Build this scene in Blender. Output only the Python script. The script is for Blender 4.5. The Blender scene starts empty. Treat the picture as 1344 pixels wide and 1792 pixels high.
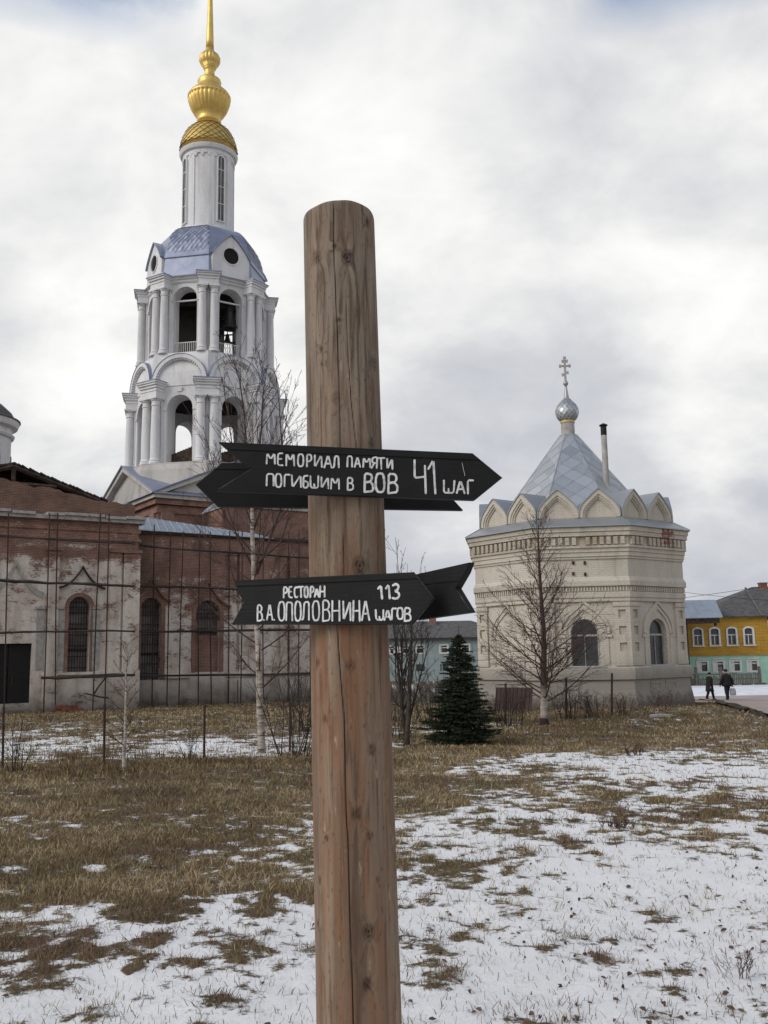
import bpy, math, random
import numpy as np
from mathutils import Vector, Matrix
R_ = math.radians
SC = bpy.context.scene
COL = SC.collection

# ---------------------------------------------------------------- camera
FPX, PITCH, ROLL, EYE = 1650.0, R_(8.53), 0.0175, 1.6
CAM = Vector((0, 0, EYE))
_F = Vector((0, math.cos(PITCH), math.sin(PITCH)))
_U0 = Vector((0, -math.sin(PITCH), math.cos(PITCH)))
_X0 = Vector((1, 0, 0))
CX = _X0 * math.cos(ROLL) - _U0 * math.sin(ROLL)
CU = _U0 * math.cos(ROLL) + _X0 * math.sin(ROLL)
cd = bpy.data.cameras.new('camera')
cd.sensor_width = 36; cd.lens = FPX / 1792 * 36; cd.clip_start = 0.05; cd.clip_end = 8000
cam = bpy.data.objects.new('camera', cd); COL.objects.link(cam)
m = Matrix((CX, CU, -_F)).transposed().to_4x4(); m.translation = CAM
cam.matrix_world = m
SC.camera = cam

# ---------------------------------------------------------------- sky, sun, exposure
SUN_AZ, SUN_EL = R_(-120), R_(34)          # azimuth from +Y towards +X
SC.view_settings.view_transform = 'Standard'; SC.view_settings.look = 'None'
SC.view_settings.exposure = 0.55; SC.view_settings.gamma = 1.0
world = bpy.data.worlds.new("World"); SC.world = world; world.use_nodes = True
wt = world.node_tree

def nd(nt, typ, ins=None, **props):
    n = nt.nodes.new(typ)
    for k, v in props.items(): setattr(n, k, v)
    for k, v in (ins or {}).items():
        if isinstance(v, bpy.types.NodeSocket): nt.links.new(v, n.inputs[k])
        else: n.inputs[k].default_value = v
    return n
def math_(nt, op, a, b=None, c=None, clamp=False):
    ins = {0: a}
    if b is not None: ins[1] = b
    if c is not None: ins[2] = c
    return nd(nt, 'ShaderNodeMath', ins, operation=op, use_clamp=clamp).outputs[0]
def vmath(nt, op, a, b=None):
    n = nd(nt, 'ShaderNodeVectorMath', {0: a}, operation=op)
    if b is not None:
        k = 'Scale' if op == 'SCALE' else 1
        if isinstance(b, bpy.types.NodeSocket): nt.links.new(b, n.inputs[k])
        else: n.inputs[k].default_value = b
    return n.outputs[1] if op in ('DOT_PRODUCT', 'LENGTH', 'DISTANCE') else n.outputs[0]
def noise(nt, vec, scale, detail=4, rough=.55, dist=0):
    ins = {'Scale': scale, 'Detail': detail, 'Roughness': rough, 'Distortion': dist}
    if vec is not None: ins['Vector'] = vec
    return nd(nt, 'ShaderNodeTexNoise', ins).outputs['Fac']
def ramp(nt, fac, stops, interp='LINEAR'):
    n = nd(nt, 'ShaderNodeValToRGB', {'Fac': fac}); cr = n.color_ramp; cr.interpolation = interp
    while len(cr.elements) < len(stops): cr.elements.new(0.5)
    for e, (p, c) in zip(cr.elements, stops):
        e.position = p
        if not hasattr(c, '__len__'): c = (c, c, c)
        e.color = (c[0], c[1], c[2], 1)
    return n.outputs['Color']
def mixc(nt, fac, a, b, typ='MIX'):
    n = nd(nt, 'ShaderNodeMix', None, data_type='RGBA', blend_type=typ)
    for k, v in ((0, fac), (6, a), (7, b)):
        if isinstance(v, bpy.types.NodeSocket): nt.links.new(v, n.inputs[k])
        else: n.inputs[k].default_value = v if k == 0 else ((v[0], v[1], v[2], 1) if len(v) == 3 else v)
    return n.outputs[2]
def mapr(nt, v, a, b, c=0., d=1.):
    return nd(nt, 'ShaderNodeMapRange', {0: v, 1: a, 2: b, 3: c, 4: d}).outputs[0]
def mapping(nt, vec, scale=(1, 1, 1), loc=(0, 0, 0), rot=(0, 0, 0)):
    return nd(nt, 'ShaderNodeMapping', {'Vector': vec, 'Scale': scale, 'Location': loc, 'Rotation': rot}).outputs[0]

wt.nodes.clear()
sky = nd(wt, 'ShaderNodeTexSky', None, sky_type='NISHITA', sun_disc=False)
sky.sun_elevation = SUN_EL; sky.sun_rotation = SUN_AZ; sky.air_density = 1.0; sky.dust_density = .6
wdir = nd(wt, 'ShaderNodeTexCoord').outputs['Generated']
sep = nd(wt, 'ShaderNodeSeparateXYZ', {0: wdir})
zz = math_(wt, 'ADD', math_(wt, 'MAXIMUM', sep.outputs['Z'], 0.0), 0.52)
pc = nd(wt, 'ShaderNodeCombineXYZ', {'X': math_(wt, 'DIVIDE', sep.outputs['X'], zz), 'Y': math_(wt, 'DIVIDE', sep.outputs['Y'], zz), 'Z': 3.7}).outputs[0]
pcm = mapping(wt, pc, scale=(1.25, 1.7, 1), rot=(0, 0, R_(-14)), loc=(1.3, .2, 0))
n1 = noise(wt, pcm, 1.45, 8, .52, .2)
n2 = noise(wt, mapping(wt, pc, loc=(5.1, 2.2, 1.0), scale=(1.5, 1.7, 1)), 3.3, 8, .56, .25)
n3 = noise(wt, mapping(wt, pc, loc=(9.1, 4.2, 2.0)), 2.4, 3, .5)
sund = Vector((math.sin(SUN_AZ) * math.cos(SUN_EL), math.cos(SUN_AZ) * math.cos(SUN_EL), math.sin(SUN_EL)))
sdot = vmath(wt, 'DOT_PRODUCT', wdir, tuple(sund))
glow = math_(wt, 'POWER', math_(wt, 'MAXIMUM', sdot, 0.0), 7.0)
# thickness of the cloud deck: thin = bright white, thick = blue grey
thick = math_(wt, 'ADD', math_(wt, 'MULTIPLY', n1, .60), math_(wt, 'MULTIPLY', n2, .40))
thick = math_(wt, 'SUBTRACT', thick, math_(wt, 'MULTIPLY', glow, .07))
thick = math_(wt, 'ADD', thick, mapr(wt, sep.outputs['Z'], 0.05, .5, .06, -.03))
ccol = ramp(wt, thick, [(.35, (7.5, 7.45, 7.3)), (.43, (6.6, 6.58, 6.5)), (.50, (5.55, 5.58, 5.64)), (.565, (4.55, 4.66, 4.9)), (.66, (3.8, 3.95, 4.3))])
ccol = vmath(wt, 'SCALE', ccol, math_(wt, 'ADD', .97, math_(wt, 'MULTIPLY', glow, .22)))
cover = math_(wt, 'ADD', math_(wt, 'MULTIPLY', n3, .7), math_(wt, 'MULTIPLY', n2, .3))
hole = math_(wt, 'MULTIPLY', mapr(wt, cover, .49, .56, 1., 0.), mapr(wt, sep.outputs['Z'], .555, .60))
skyc = vmath(wt, 'SCALE', sky.outputs[0], 1.3)
wcol = mixc(wt, hole, ccol, skyc)
bg = nd(wt, 'ShaderNodeBackground', {'Color': wcol, 'Strength': 0.1})
wo = nd(wt, 'ShaderNodeOutputWorld', {'Surface': bg.outputs[0]})

sl = bpy.data.lights.new('sun', 'SUN'); sl.energy = 1.15; sl.angle = R_(34); sl.color = (1, .95, .88)
so = bpy.data.objects.new('sun', sl); COL.objects.link(so)
so.rotation_euler = sund.to_track_quat('Z', 'Y').to_euler(); so.location = (-30, 30, 60)

# ---------------------------------------------------------------- finding places
def ray(px, py):
    return _F + CX * ((px - 672) / FPX) - CU * ((py - 896) / FPX)
def at(px, py, Y):
    d = ray(px, py); return CAM + d * (Y / d.y)
def sstep(a, b, x):
    t = np.clip((x - a) / (b - a), 0, 1); return t * t * (3 - 2 * t)
def gz(X, Y):
    s = .021 + .0055 * sstep(-8., 4., X)
    d = np.clip(Y, -60, 60)
    mound = .42*sstep(25, 33, Y)*(1-sstep(38.5, 44, Y))*sstep(0., 5., X)
    return mound - s * (d - np.sign(d) * np.maximum(np.abs(d) - 54, 0) ** 2 / 12.)
def gzf(X, Y): return float(gz(np.float64(X), np.float64(Y)))
def gnd(px, py, lift=0.):
    d = ray(px, py); lo, hi = .5, 400.
    for _ in range(60):
        t = (lo + hi) / 2; p = CAM + d * t
        if p.z > gzf(p.x, p.y) + lift: lo = t
        else: hi = t
    return CAM + d * lo
def hit(px, py, o, n):
    d = ray(px, py); return CAM + d * ((o - CAM).dot(n) / d.dot(n))

# ---------------------------------------------------------------- mesh building
def tag(o, label=None, cat=None, group=None, kind=None):
    for k, v in (('label', label), ('category', cat), ('group', group), ('kind', kind)):
        if v: o[k] = v
    return o
def empty(name, loc, rz=0, label=None, cat=None, group=None):
    o = bpy.data.objects.new(name, None); COL.objects.link(o)
    o.location = loc; o.rotation_euler = (0, 0, rz); o.empty_display_size = .3
    return tag(o, label, cat, group)
class MB:
    def __init__(s): s.v = []; s.f = []; s.mi = []; s.t = []; s.M = None
    def add(s, vs, fs, mi=0, tint=None):
        b = len(s.v)
        if s.M is not None: vs = [tuple(s.M @ Vector(v)) for v in vs]
        s.v.extend(tuple(v) for v in vs)
        for f in fs: s.f.append([i + b for i in f]); s.mi.append(mi); s.t.append(.5 if tint is None else tint)
    def box(s, x0, x1, y0, y1, z0, z1, mi=0, tint=None):
        s.add([(x0,y0,z0),(x1,y0,z0),(x1,y1,z0),(x0,y1,z0),(x0,y0,z1),(x1,y0,z1),(x1,y1,z1),(x0,y1,z1)],
              [(0,3,2,1),(4,5,6,7),(0,1,5,4),(1,2,6,5),(2,3,7,6),(3,0,4,7)], mi, tint)
    def prism(s, pts, y0, y1, mi=0, tint=None):        # outline in xz, extruded along y
        n = len(pts)
        a = sum(pts[i][0]*pts[(i+1)%n][1]-pts[(i+1)%n][0]*pts[i][1] for i in range(n))
        if a < 0: pts = pts[::-1]
        s.add([(p[0], y0, p[1]) for p in pts] + [(p[0], y1, p[1]) for p in pts],
              [list(range(n)), list(range(2*n-1, n-1, -1))] + [(i, n+i, n+(i+1)%n, (i+1)%n) for i in range(n)], mi, tint)
    def ring(s, po, pi, y0, y1, mi=0, closed=False):   # band between two outlines of equal count
        n = len(po); vs = []
        for a, b in zip(po, pi): vs += [(a[0], y0, a[1]), (b[0], y0, b[1]), (a[0], y1, a[1]), (b[0], y1, b[1])]
        fs = []
        for i in range(n if closed else n-1):
            a, b = 4*i, 4*((i+1) % n)
            fs += [(a, a+1, b+1, b), (a, b, b+2, a+2), (a+1, a+3, b+3, b+1), (a+2, b+2, b+3, a+3)]
        if not closed: e = 4*(n-1); fs += [(0, 2, 3, 1), (e, e+1, e+3, e+2)]
        s.add(vs, fs, mi)
    def tube(s, pts, rads, n=6, cap=True, mi=0, tint=None):
        pts = [Vector(p) for p in pts]
        if not hasattr(rads, '__len__'): rads = [rads]*len(pts)
        vs = []; up = None
        for i, p in enumerate(pts):
            d = (pts[min(i+1, len(pts)-1)] - pts[max(i-1, 0)]); d.normalize()
            if up is None: up = Vector((0,0,1)) if abs(d.z) < .9 else Vector((1,0,0))
            x = d.cross(up); 
            if x.length < 1e-4: x = d.orthogonal()
            x.normalize(); up = x.cross(d)
            for k in range(n):
                a = 2*math.pi*k/n
                vs.append(p + (x*math.cos(a) + up*math.sin(a))*rads[i])
        fs = []
        for i in range(len(pts)-1):
            for k in range(n):
                k2 = (k+1) % n; fs.append((i*n+k, i*n+k2, (i+1)*n+k2, (i+1)*n+k))
        if cap and n > 2: fs += [list(range(n-1, -1, -1)), list(range((len(pts)-1)*n, len(pts)*n))]
        s.add(vs, fs, mi, tint)
    def lathe(s, prof, n=32, a0=0., c=(0, 0), flute=None, mi=0, caps=True):
        vs = []
        for j, (r, z) in enumerate(prof):
            for k in range(n):
                a = a0 + 2*math.pi*k/n
                rr = r
                if flute: rr = r*(1 + flute[1][j]*math.cos(a*flute[0]))
                vs.append((c[0]+rr*math.sin(a), c[1]-rr*math.cos(a), z))
        fs = []
        for j in range(len(prof)-1):
            for k in range(n):
                k2 = (k+1) % n; q = (j*n+k, j*n+k2, (j+1)*n+k2, (j+1)*n+k)
                fs.append(q)
        if caps: fs += [list(range(n-1, -1, -1)), list(range((len(prof)-1)*n, len(prof)*n))]
        s.add(vs, fs, mi)
    def wall(s, x0, x1, z0, z1, ops, y0, y1, mi=0, rmi=None, back=True, na=12):
        # wall sheet from y0 (front) to y1 (back) with openings (xc, w, zbottom, zspring, rise) ; rise 0 = flat head
        rmi = mi if rmi is None else rmi
        V = []; Fc = []; FM = []
        def q(a, b, c, d, mm):
            i = len(V); V.extend((a, b, c, d)); Fc.append((i, i+1, i+2, i+3)); FM.append(mm)
        def face(xa, za, xb, zb, xc, zc, xd, zd):
            q((xa,y0,za),(xb,y0,zb),(xc,y0,zc),(xd,y0,zd), mi)
            if back: q((xd,y1,zd),(xc,y1,zc),(xb,y1,zb),(xa,y1,za), mi)
        x = x0
        for (xc, w, zb, zs, rise) in sorted(ops):
            l, r = xc-w/2, xc+w/2
            if l > x: face(x, z0, l, z0, l, z1, x, z1)
            if zb > z0: face(l, z0, r, z0, r, zb, l, zb)
            if rise: A = [(xc-w/2*math.cos(math.pi*i/na), zs+rise*math.sin(math.pi*i/na)) for i in range(na+1)]
            else: A = [(l, zs), (r, zs)]
            for a, b in zip(A, A[1:]):
                face(a[0], a[1], b[0], b[1], b[0], z1, a[0], z1)
                q((a[0],y0,a[1]),(a[0],y1,a[1]),(b[0],y1,b[1]),(b[0],y0,b[1]), rmi)
            q((l,y0,zb),(l,y1,zb),(l,y1,zs),(l,y0,zs), rmi)
            q((r,y0,zs),(r,y1,zs),(r,y1,zb),(r,y0,zb), rmi)
            q((r,y0,zb),(r,y1,zb),(l,y1,zb),(l,y0,zb), rmi)
            x = r
        if x < x1: face(x, z0, x1, z0, x1, z1, x, z1)
        q((x0,y0,z1),(x1,y0,z1),(x1,y1,z1),(x0,y1,z1), mi); q((x0,y1,z0),(x1,y1,z0),(x1,y0,z0),(x0,y0,z0), mi)
        q((x0,y0,z1),(x0,y1,z1),(x0,y1,z0),(x0,y0,z0), mi); q((x1,y0,z0),(x1,y1,z0),(x1,y1,z1),(x1,y0,z1), mi)
        b = len(s.v)
        if s.M is not None: V = [tuple(s.M @ Vector(v)) for v in V]
        s.v.extend(V)
        for f, mm in zip(Fc, FM): s.f.append([i+b for i in f]); s.mi.append(mm); s.t.append(.5)
    def build(s, name, mats, parent=None, smooth=False, tint=False, loc=None, rz=None, auto=None):
        me = bpy.data.meshes.new(name); me.from_pydata(s.v, [], s.f)
        for mm in (mats if isinstance(mats, (list, tuple)) else [mats]): me.materials.append(mm)
        if any(s.mi): me.polygons.foreach_set('material_index', s.mi)
        if smooth: me.polygons.foreach_set('use_smooth', [True]*len(s.f))
        if tint:
            a = me.attributes.new('tint', 'FLOAT', 'FACE'); a.data.foreach_set('value', s.t)
        me.update()
        if auto is not None:
            me.polygons.foreach_set('use_smooth', [True]*len(s.f)); me.set_sharp_from_angle(angle=R_(auto))
        o = bpy.data.objects.new(name, me); COL.objects.link(o)
        if parent: o.parent = parent
        if loc is not None: o.location = loc
        if rz is not None: o.rotation_euler = (0, 0, rz)
        return o
def dup(o, parent=None, M=None):
    c = o.copy(); COL.objects.link(c)
    if parent: c.parent = parent
    if M is not None: c.matrix_local = M
    return c
def rotz(a): return Matrix.Rotation(a, 4, 'Z')
def facet(phi, A):     # x right as seen from outside, y inward, wall plane at distance A from the axis
    return rotz(phi) @ Matrix.Translation((0, -A, 0))

# value noise for relief and ground cover
def vnoise(x, y, seed=0):
    xi = np.floor(x).astype(np.int64); yi = np.floor(y).astype(np.int64); xf = x-xi; yf = y-yi
    def h(a, b):
        n = (a*374761393 + b*668265263 + seed*974634777) & 0xffffffff
        n = ((n ^ (n >> 13))*1274126177) & 0xffffffff
        n = n ^ (n >> 16)
        return (n & 0xffff)/65535.
    u = xf*xf*(3-2*xf); v = yf*yf*(3-2*yf)
    return (h(xi,yi)*(1-u)+h(xi+1,yi)*u)*(1-v) + (h(xi,yi+1)*(1-u)+h(xi+1,yi+1)*u)*v
def fbm(x, y, seed=0, oct=4, gain=.5):
    s = 0; a = 1; t = 0
    for i in range(oct):
        s = s + a*vnoise(x*2**i+i*17.3, y*2**i-i*9.1, seed+i); t += a; a *= gain
    return s/t
# ---------------------------------------------------------------- materials
def mat(name, rough=.8, metal=0., spec=.3):
    mm = bpy.data.materials.new(name); mm.use_nodes = True; nt = mm.node_tree
    b = nt.nodes['Principled BSDF']
    b.inputs['Roughness'].default_value = rough; b.inputs['Metallic'].default_value = metal
    b.inputs['Specular IOR Level'].default_value = spec
    return mm, nt, b
def oc(nt): return nd(nt, 'ShaderNodeTexCoord').outputs['Object']
def attr(nt, name, out='Fac'): return nd(nt, 'ShaderNodeAttribute', None, attribute_name=name).outputs[out]
def link(nt, a, b): nt.links.new(a, b)
def bump(nt, b, h, strength=.4, dist=.02):
    link(nt, nd(nt, 'ShaderNodeBump', {'Height': h, 'Strength': strength, 'Distance': dist}).outputs[0], b.inputs['Normal'])
def plain(name, c1, c2=None, scale=3., rough=.8, metal=0., bs=.3, bd=.01, stretch=(1,1,1), detail=5, spec=.3, lo=.35, hi=.65):
    mm, nt, b = mat(name, rough, metal, spec)
    if c2 is None: c2 = tuple(x*.75 for x in c1)
    n = noise(nt, mapping(nt, oc(nt), scale=stretch), scale, detail, .6)
    link(nt, ramp(nt, n, [(lo, c2), (hi, c1)]), b.inputs['Base Color'])
    if bs: bump(nt, b, n, bs, bd)
    return mm
def brickvec(nt):
    o = oc(nt); s = nd(nt, 'ShaderNodeSeparateXYZ', {0: o})
    return o, s, nd(nt, 'ShaderNodeCombineXYZ', {'X': math_(nt, 'ADD', s.outputs[0], s.outputs[1]), 'Y': s.outputs[2]}).outputs[0]
def bricks(nt, v, c1, c2, mortar, w=.27, h=.085):
    n = nd(nt, 'ShaderNodeTexBrick', {'Vector': v, 'Scale': 1.0, 'Color1': (*c1, 1), 'Color2': (*c2, 1), 'Mortar': (*mortar, 1), 'Mortar Size': .012, 'Brick Width': w, 'Row Height': h, 'Bias': 0.})
    return n
def church_wall(name, zstops, green=0., base=((.30, .125, .082), (.205, .092, .066), (.32, .265, .225))):
    # old brick under flaking whitewash; zstops = how much whitewash is left at each height (0..1 of zmax)
    mm, nt, b = mat(name, .92)
    o, s, bv = brickvec(nt)
    br = bricks(nt, bv, *base)
    bn = noise(nt, o, 1.3, 6, .6)
    bc = mixc(nt, mapr(nt, bn, .38, .75, 0, .8), br.outputs['Color'], (.085, .048, .040))
    zr = ramp(nt, mapr(nt, s.outputs[2], 0, 10), [(p, v) for p, v in zstops])
    zw = nd(nt, 'ShaderNodeSeparateColor', {0: zr}).outputs[0]
    n = noise(nt, mapping(nt, bv, scale=(1, 1.5, 1)), .9, 9, .68)
    nf = noise(nt, mapping(nt, bv, scale=(1.0, 2.4, 1)), 5.5, 8, .78)
    nn = math_(nt, 'ADD', math_(nt, 'MULTIPLY', n, .52), math_(nt, 'MULTIPLY', nf, .48))
    pm = mapr(nt, math_(nt, 'ADD', nn, math_(nt, 'SUBTRACT', zw, .515)), .475, .525)
    pn = noise(nt, mapping(nt, o, scale=(1, 1, .35)), 1.1, 7, .62)
    pc = ramp(nt, pn, [(.28, (.29, .23, .19)), (.42, (.53, .455, .395)), (.55, (.66, .595, .53)), (.7, (.74, .69, .63))])
    pc = mixc(nt, math_(nt, 'MULTIPLY', math_(nt, 'SUBTRACT', 1., br.outputs['Fac']), 0.0), pc, bc)
    pc = mixc(nt, math_(nt, 'MULTIPLY', mapr(nt, nf, .5, .62), .35), pc, (.24, .15, .12))
    c = mixc(nt, pm, bc, pc)
    damp = mapr(nt, math_(nt, 'ADD', s.outputs[2], math_(nt, 'MULTIPLY', n, 1.2)), .7, 1.9, .75, 0.)
    c = mixc(nt, damp, c, (.06, .052, .042))
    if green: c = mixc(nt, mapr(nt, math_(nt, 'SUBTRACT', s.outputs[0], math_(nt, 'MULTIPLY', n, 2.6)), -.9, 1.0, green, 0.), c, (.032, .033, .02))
    link(nt, c, b.inputs['Base Color'])
    h = math_(nt, 'ADD', math_(nt, 'MULTIPLY', pm, .6), math_(nt, 'MULTIPLY', br.outputs['Fac'], -.3))
    bump(nt, b, math_(nt, 'ADD', h, math_(nt, 'MULTIPLY', nf, .5)), .5, .03)
    return mm
MAT = {}
MAT['church'] = church_wall('flaking_whitewash', [(0, .54), (.12, .58), (.2, .60), (.45, .555), (.6, .575), (.74, .545), (.775, .50), (.80, .40), (.84, .47), (.87, .41), (.92, .43), (1, .40)])
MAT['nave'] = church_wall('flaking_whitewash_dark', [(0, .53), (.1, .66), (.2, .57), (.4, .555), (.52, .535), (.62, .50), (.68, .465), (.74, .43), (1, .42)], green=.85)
MAT['brick'] = church_wall('bare_brick', [(0, .36), (1, .40)])
MAT['attic'] = church_wall('weathered_attic_brick', [(0, .36), (1, .38)], base=((.22, .105, .068), (.13, .07, .05), (.22, .17, .135)))
def whitewall(name, c, stain, zdirt=None, bw=.27, bh=.085, bstr=.25, red=None):
    mm, nt, b = mat(name, .85)
    o, s, bv = brickvec(nt)
    n = noise(nt, mapping(nt, o, scale=(1, 1, .3)), .9, 7, .6)
    nf = noise(nt, o, 5., 6, .65)
    cc = ramp(nt, n, [(.25, stain), (.5, c), (.75, tuple(min(.85, x*1.06) for x in c))])
    cc = mixc(nt, mapr(nt, nf, .52, .72, 0, .45), cc, stain)
    dr = noise(nt, mapping(nt, bv, scale=(1, .10, 1)), 2.4, 6, .62)
    cc = mixc(nt, mapr(nt, dr, .54, .70, 0, .55), cc, tuple(x*.8 for x in stain))
    br = bricks(nt, bv, (1, 1, 1), (.9, .9, .9), (.6, .6, .6), bw, bh)
    cc = mixc(nt, .35, cc, mixc(nt, 1., cc, br.outputs['Color'], 'MULTIPLY'))
    if zdirt:
        dm = mapr(nt, math_(nt, 'SUBTRACT', s.outputs[2], math_(nt, 'MULTIPLY', n, 1.6)), zdirt[0], zdirt[1], .8, 0.)
        cc = mixc(nt, dm, cc, (.20, .185, .165))
        dm2 = mapr(nt, math_(nt, 'SUBTRACT', s.outputs[2], math_(nt, 'MULTIPLY', nf, 1.3)), zdirt[0]-.7, zdirt[0]-.3, .8, 0.)
        cc = mixc(nt, dm2, cc, (.10, .075, .06))
    if red:
        d = vmath(nt, 'DISTANCE', o, red[0])
        rm = mapr(nt, math_(nt, 'ADD', d, math_(nt, 'MULTIPLY', nf, 1.6)), red[1], red[1]+.12, 1., 0.)
        cc = mixc(nt, rm, cc, (.22, .095, .07))
        st = mapr(nt, math_(nt, 'ADD', math_(nt, 'MULTIPLY', noise(nt, mapping(nt, bv, scale=(1, .5, 1)), 1.1, 6, .65), 1.), math_(nt, 'MULTIPLY', math_(nt, 'ABSOLUTE', math_(nt, 'SUBTRACT', s.outputs[2], red[0][2]-.25)), -.5)), .42, .62, 0., .55)
        cc = mixc(nt, st, cc, (.25, .18, .10))
    link(nt, cc, b.inputs['Base Color'])
    bump(nt, b, math_(nt, 'ADD', math_(nt, 'MULTIPLY', br.outputs['Fac'], -.5), nf), bstr, .015)
    return mm
MAT['tower'] = whitewall('tower_whitewash', (.70, .695, .70), (.53, .52, .52), bstr=.12)
MAT['pediment'] = whitewall('pediment_plaster', (.52, .49, .46), (.36, .33, .30), bstr=.2)
MAT['blue_roof'] = plain('blue_roof_metal', (.285, .31, .40), (.215, .24, .325), 1.2, .42, .35, .1)
MAT['gold'] = plain('gilding', (.74, .53, .17), (.62, .42, .12), 2.0, .46, .62, .08, spec=.5)
MAT['zinc'], nt, b = mat('zinc_sheet', .42, .55, .5)
tv = attr(nt, 'tint'); zn = noise(nt, oc(nt), 2.2, 6, .6)
zc = mixc(nt, tv, (.33, .345, .355), (.50, .51, .515))
link(nt, mixc(nt, mapr(nt, zn, .45, .75, 0, .6), zc, (.36, .36, .35)), b.inputs['Base Color'])
link(nt, mapr(nt, zn, .3, .7, .34, .55), b.inputs['Roughness']); bump(nt, b, zn, .12, .02)
MAT['roofing'] = plain('old_slate_roof', (.12, .115, .11), (.07, .066, .064), 2.5, .8, 0, .4, .03)
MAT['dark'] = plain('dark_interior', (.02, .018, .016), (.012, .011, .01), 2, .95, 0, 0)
MAT['bronze'] = plain('bell_bronze', (.05, .055, .05), (.03, .033, .03), 5, .45, .7, .1)
MAT['rust'] = plain('rusty_steel', (.075, .045, .036), (.04, .028, .024), 14, .85, .3, .3, .004)
MAT['scaf_wood'] = plain('grey_scaffold_timber', (.07, .06, .052), (.035, .03, .027), 3, .9, 0, .4, .01, stretch=(1, 8, 8))
MAT['old_wood'] = plain('rotten_timber', (.085, .06, .045), (.03, .022, .018), 4, .92, 0, .5, .02, stretch=(1, 1, 1))
MAT['glass'] = plain('dusty_glass', (.06, .063, .067), (.022, .023, .025), 2.2, .22, 0, .05, spec=.6)
MAT['milky_glass'] = plain('milky_window', (.20, .19, .18), (.075, .07, .066), 1.6, .35, 0, .05, spec=.5)
MAT['iron'] = plain('iron_door', (.014, .013, .013), (.009, .009, .009), 3, .6, .2, .1)
MAT['white_paint'] = plain('white_paint', (.72, .72, .70), (.58, .57, .55), 6, .6, 0, .15, .004)
MAT['yellow_boards'], nt, b = mat('yellow_boards', .75)
o_, s_, bv_ = brickvec(nt)
wv = nd(nt, 'ShaderNodeTexWave', {'Vector': bv_, 'Scale': 2.4, 'Distortion': .3}, wave_type='BANDS', bands_direction='Y').outputs['Fac']
yn = noise(nt, mapping(nt, o_, scale=(.6, 1, 3)), 1.5, 6, .65)
yc = ramp(nt, yn, [(.3, (.30, .165, .028)), (.5, (.47, .265, .035)), (.75, (.54, .33, .06))])
link(nt, mixc(nt, mapr(nt, wv, .0, .12, .6, 0.), yc, (.09, .05, .015)), b.inputs['Base Color'])
MAT['green_base'] = plain('mint_render', (.38, .62, .50), (.30, .52, .42), 2, .85, 0, .3, .02)
MAT['blue_wall'] = plain('pale_blue_boards', (.31, .365, .37), (.25, .305, .31), 2, .85, 0, .3, .02)
MAT['roof_metal'] = plain('grey_roof_sheet', (.33, .37, .42), (.26, .295, .335), 1.2, .5, .35, .1)
MAT['board_black'], nt, b = mat('black_board_paint', .62, 0, .22)
o_ = oc(nt); bn = noise(nt, mapping(nt, o_, scale=(1.5, 30, 30)), 6, 6, .6); b2 = noise(nt, o_, 9, 6, .6)
cb = ramp(nt, b2, [(.35, (.008, .008, .0085)), (.7, (.014, .0135, .014))])
cb = mixc(nt, mapr(nt, noise(nt, o_, 60, 4, .7), .66, .74, 0, .5), cb, (.09, .085, .08))
link(nt, cb, b.inputs['Base Color']); bump(nt, b, bn, .35, .004)
MAT['scuff'] = plain('scuffed_edge', (.075, .072, .07), (.015, .015, .015), 40, .7, 0, .3, .001, lo=.45, hi=.7)
MAT['letter'] = plain('white_brush_paint', (.68, .67, .66), (.47, .46, .455), 60, .6, 0, .3, .001, lo=.38, hi=.52)
# log
MAT['log'], nt, b = mat('peeled_log', .8, 0, .2)
o_ = oc(nt); kn = attr(nt, 'knot'); ck = attr(nt, 'crack'); sw = attr(nt, 'swirl')
sv = nd(nt, 'ShaderNodeSeparateXYZ', {0: o_})
# grain runs along the log and bends round the knots
gx = nd(nt, 'ShaderNodeCombineXYZ', {'X': math_(nt, 'ADD', sv.outputs[0], math_(nt, 'MULTIPLY', sw, .05)), 'Y': sv.outputs[1], 'Z': sv.outputs[2]}).outputs[0]
g1 = noise(nt, mapping(nt, gx, scale=(1, 1, .055)), 75, 7, .62, .6)
g2 = noise(nt, mapping(nt, gx, scale=(1, 1, .035)), 20, 6, .6, .5)
g3 = noise(nt, mapping(nt, o_, scale=(1, 1, .3)), 9., 6, .66)
base = ramp(nt, g2, [(.28, (.088, .053, .037)), (.42, (.155, .10, .066)), (.55, (.212, .145, .098)), (.72, (.285, .21, .15))])
grey = ramp(nt, g1, [(.3, (.125, .10, .077)), (.7, (.285, .235, .18))])
topf = mapr(nt, sv.outputs[2], 1.7, 2.6, -.10, .10)
cg = mixc(nt, mapr(nt, math_(nt, 'ADD', g3, topf), .42, .64, .05, .85), base, grey)
cg = mixc(nt, mapr(nt, g1, .36, .50, .75, 0.), cg, (.095, .056, .038))
orange = mapr(nt, math_(nt, 'SUBTRACT', noise(nt, mapping(nt, gx, scale=(1, 1, .09)), 27, 5, .6, 1.), topf), .55, .70, 0., .42)
cg = mixc(nt, orange, cg, (.25, .105, .045))
fl = noise(nt, mapping(nt, o_, scale=(1, 1, .4)), 130, 3, .6)
cg = mixc(nt, mapr(nt, fl, .60, .68, 0, .5), cg, (.065, .043, .032))
cg = mixc(nt, mapr(nt, noise(nt, mapping(nt, o_, scale=(1, 1, .25)), 60, 3, .6), .66, .74, 0, .55), cg, (.42, .33, .235))
cg = mixc(nt, math_(nt, 'MULTIPLY', kn, 1.5, clamp=True), cg, (.026, .015, .012)); cg = mixc(nt, ck, cg, (.018, .011, .008))
link(nt, cg, b.inputs['Base Color'])
bump(nt, b, math_(nt, 'ADD', g1, math_(nt, 'MULTIPLY', g3, .5)), .45, .004)
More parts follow.
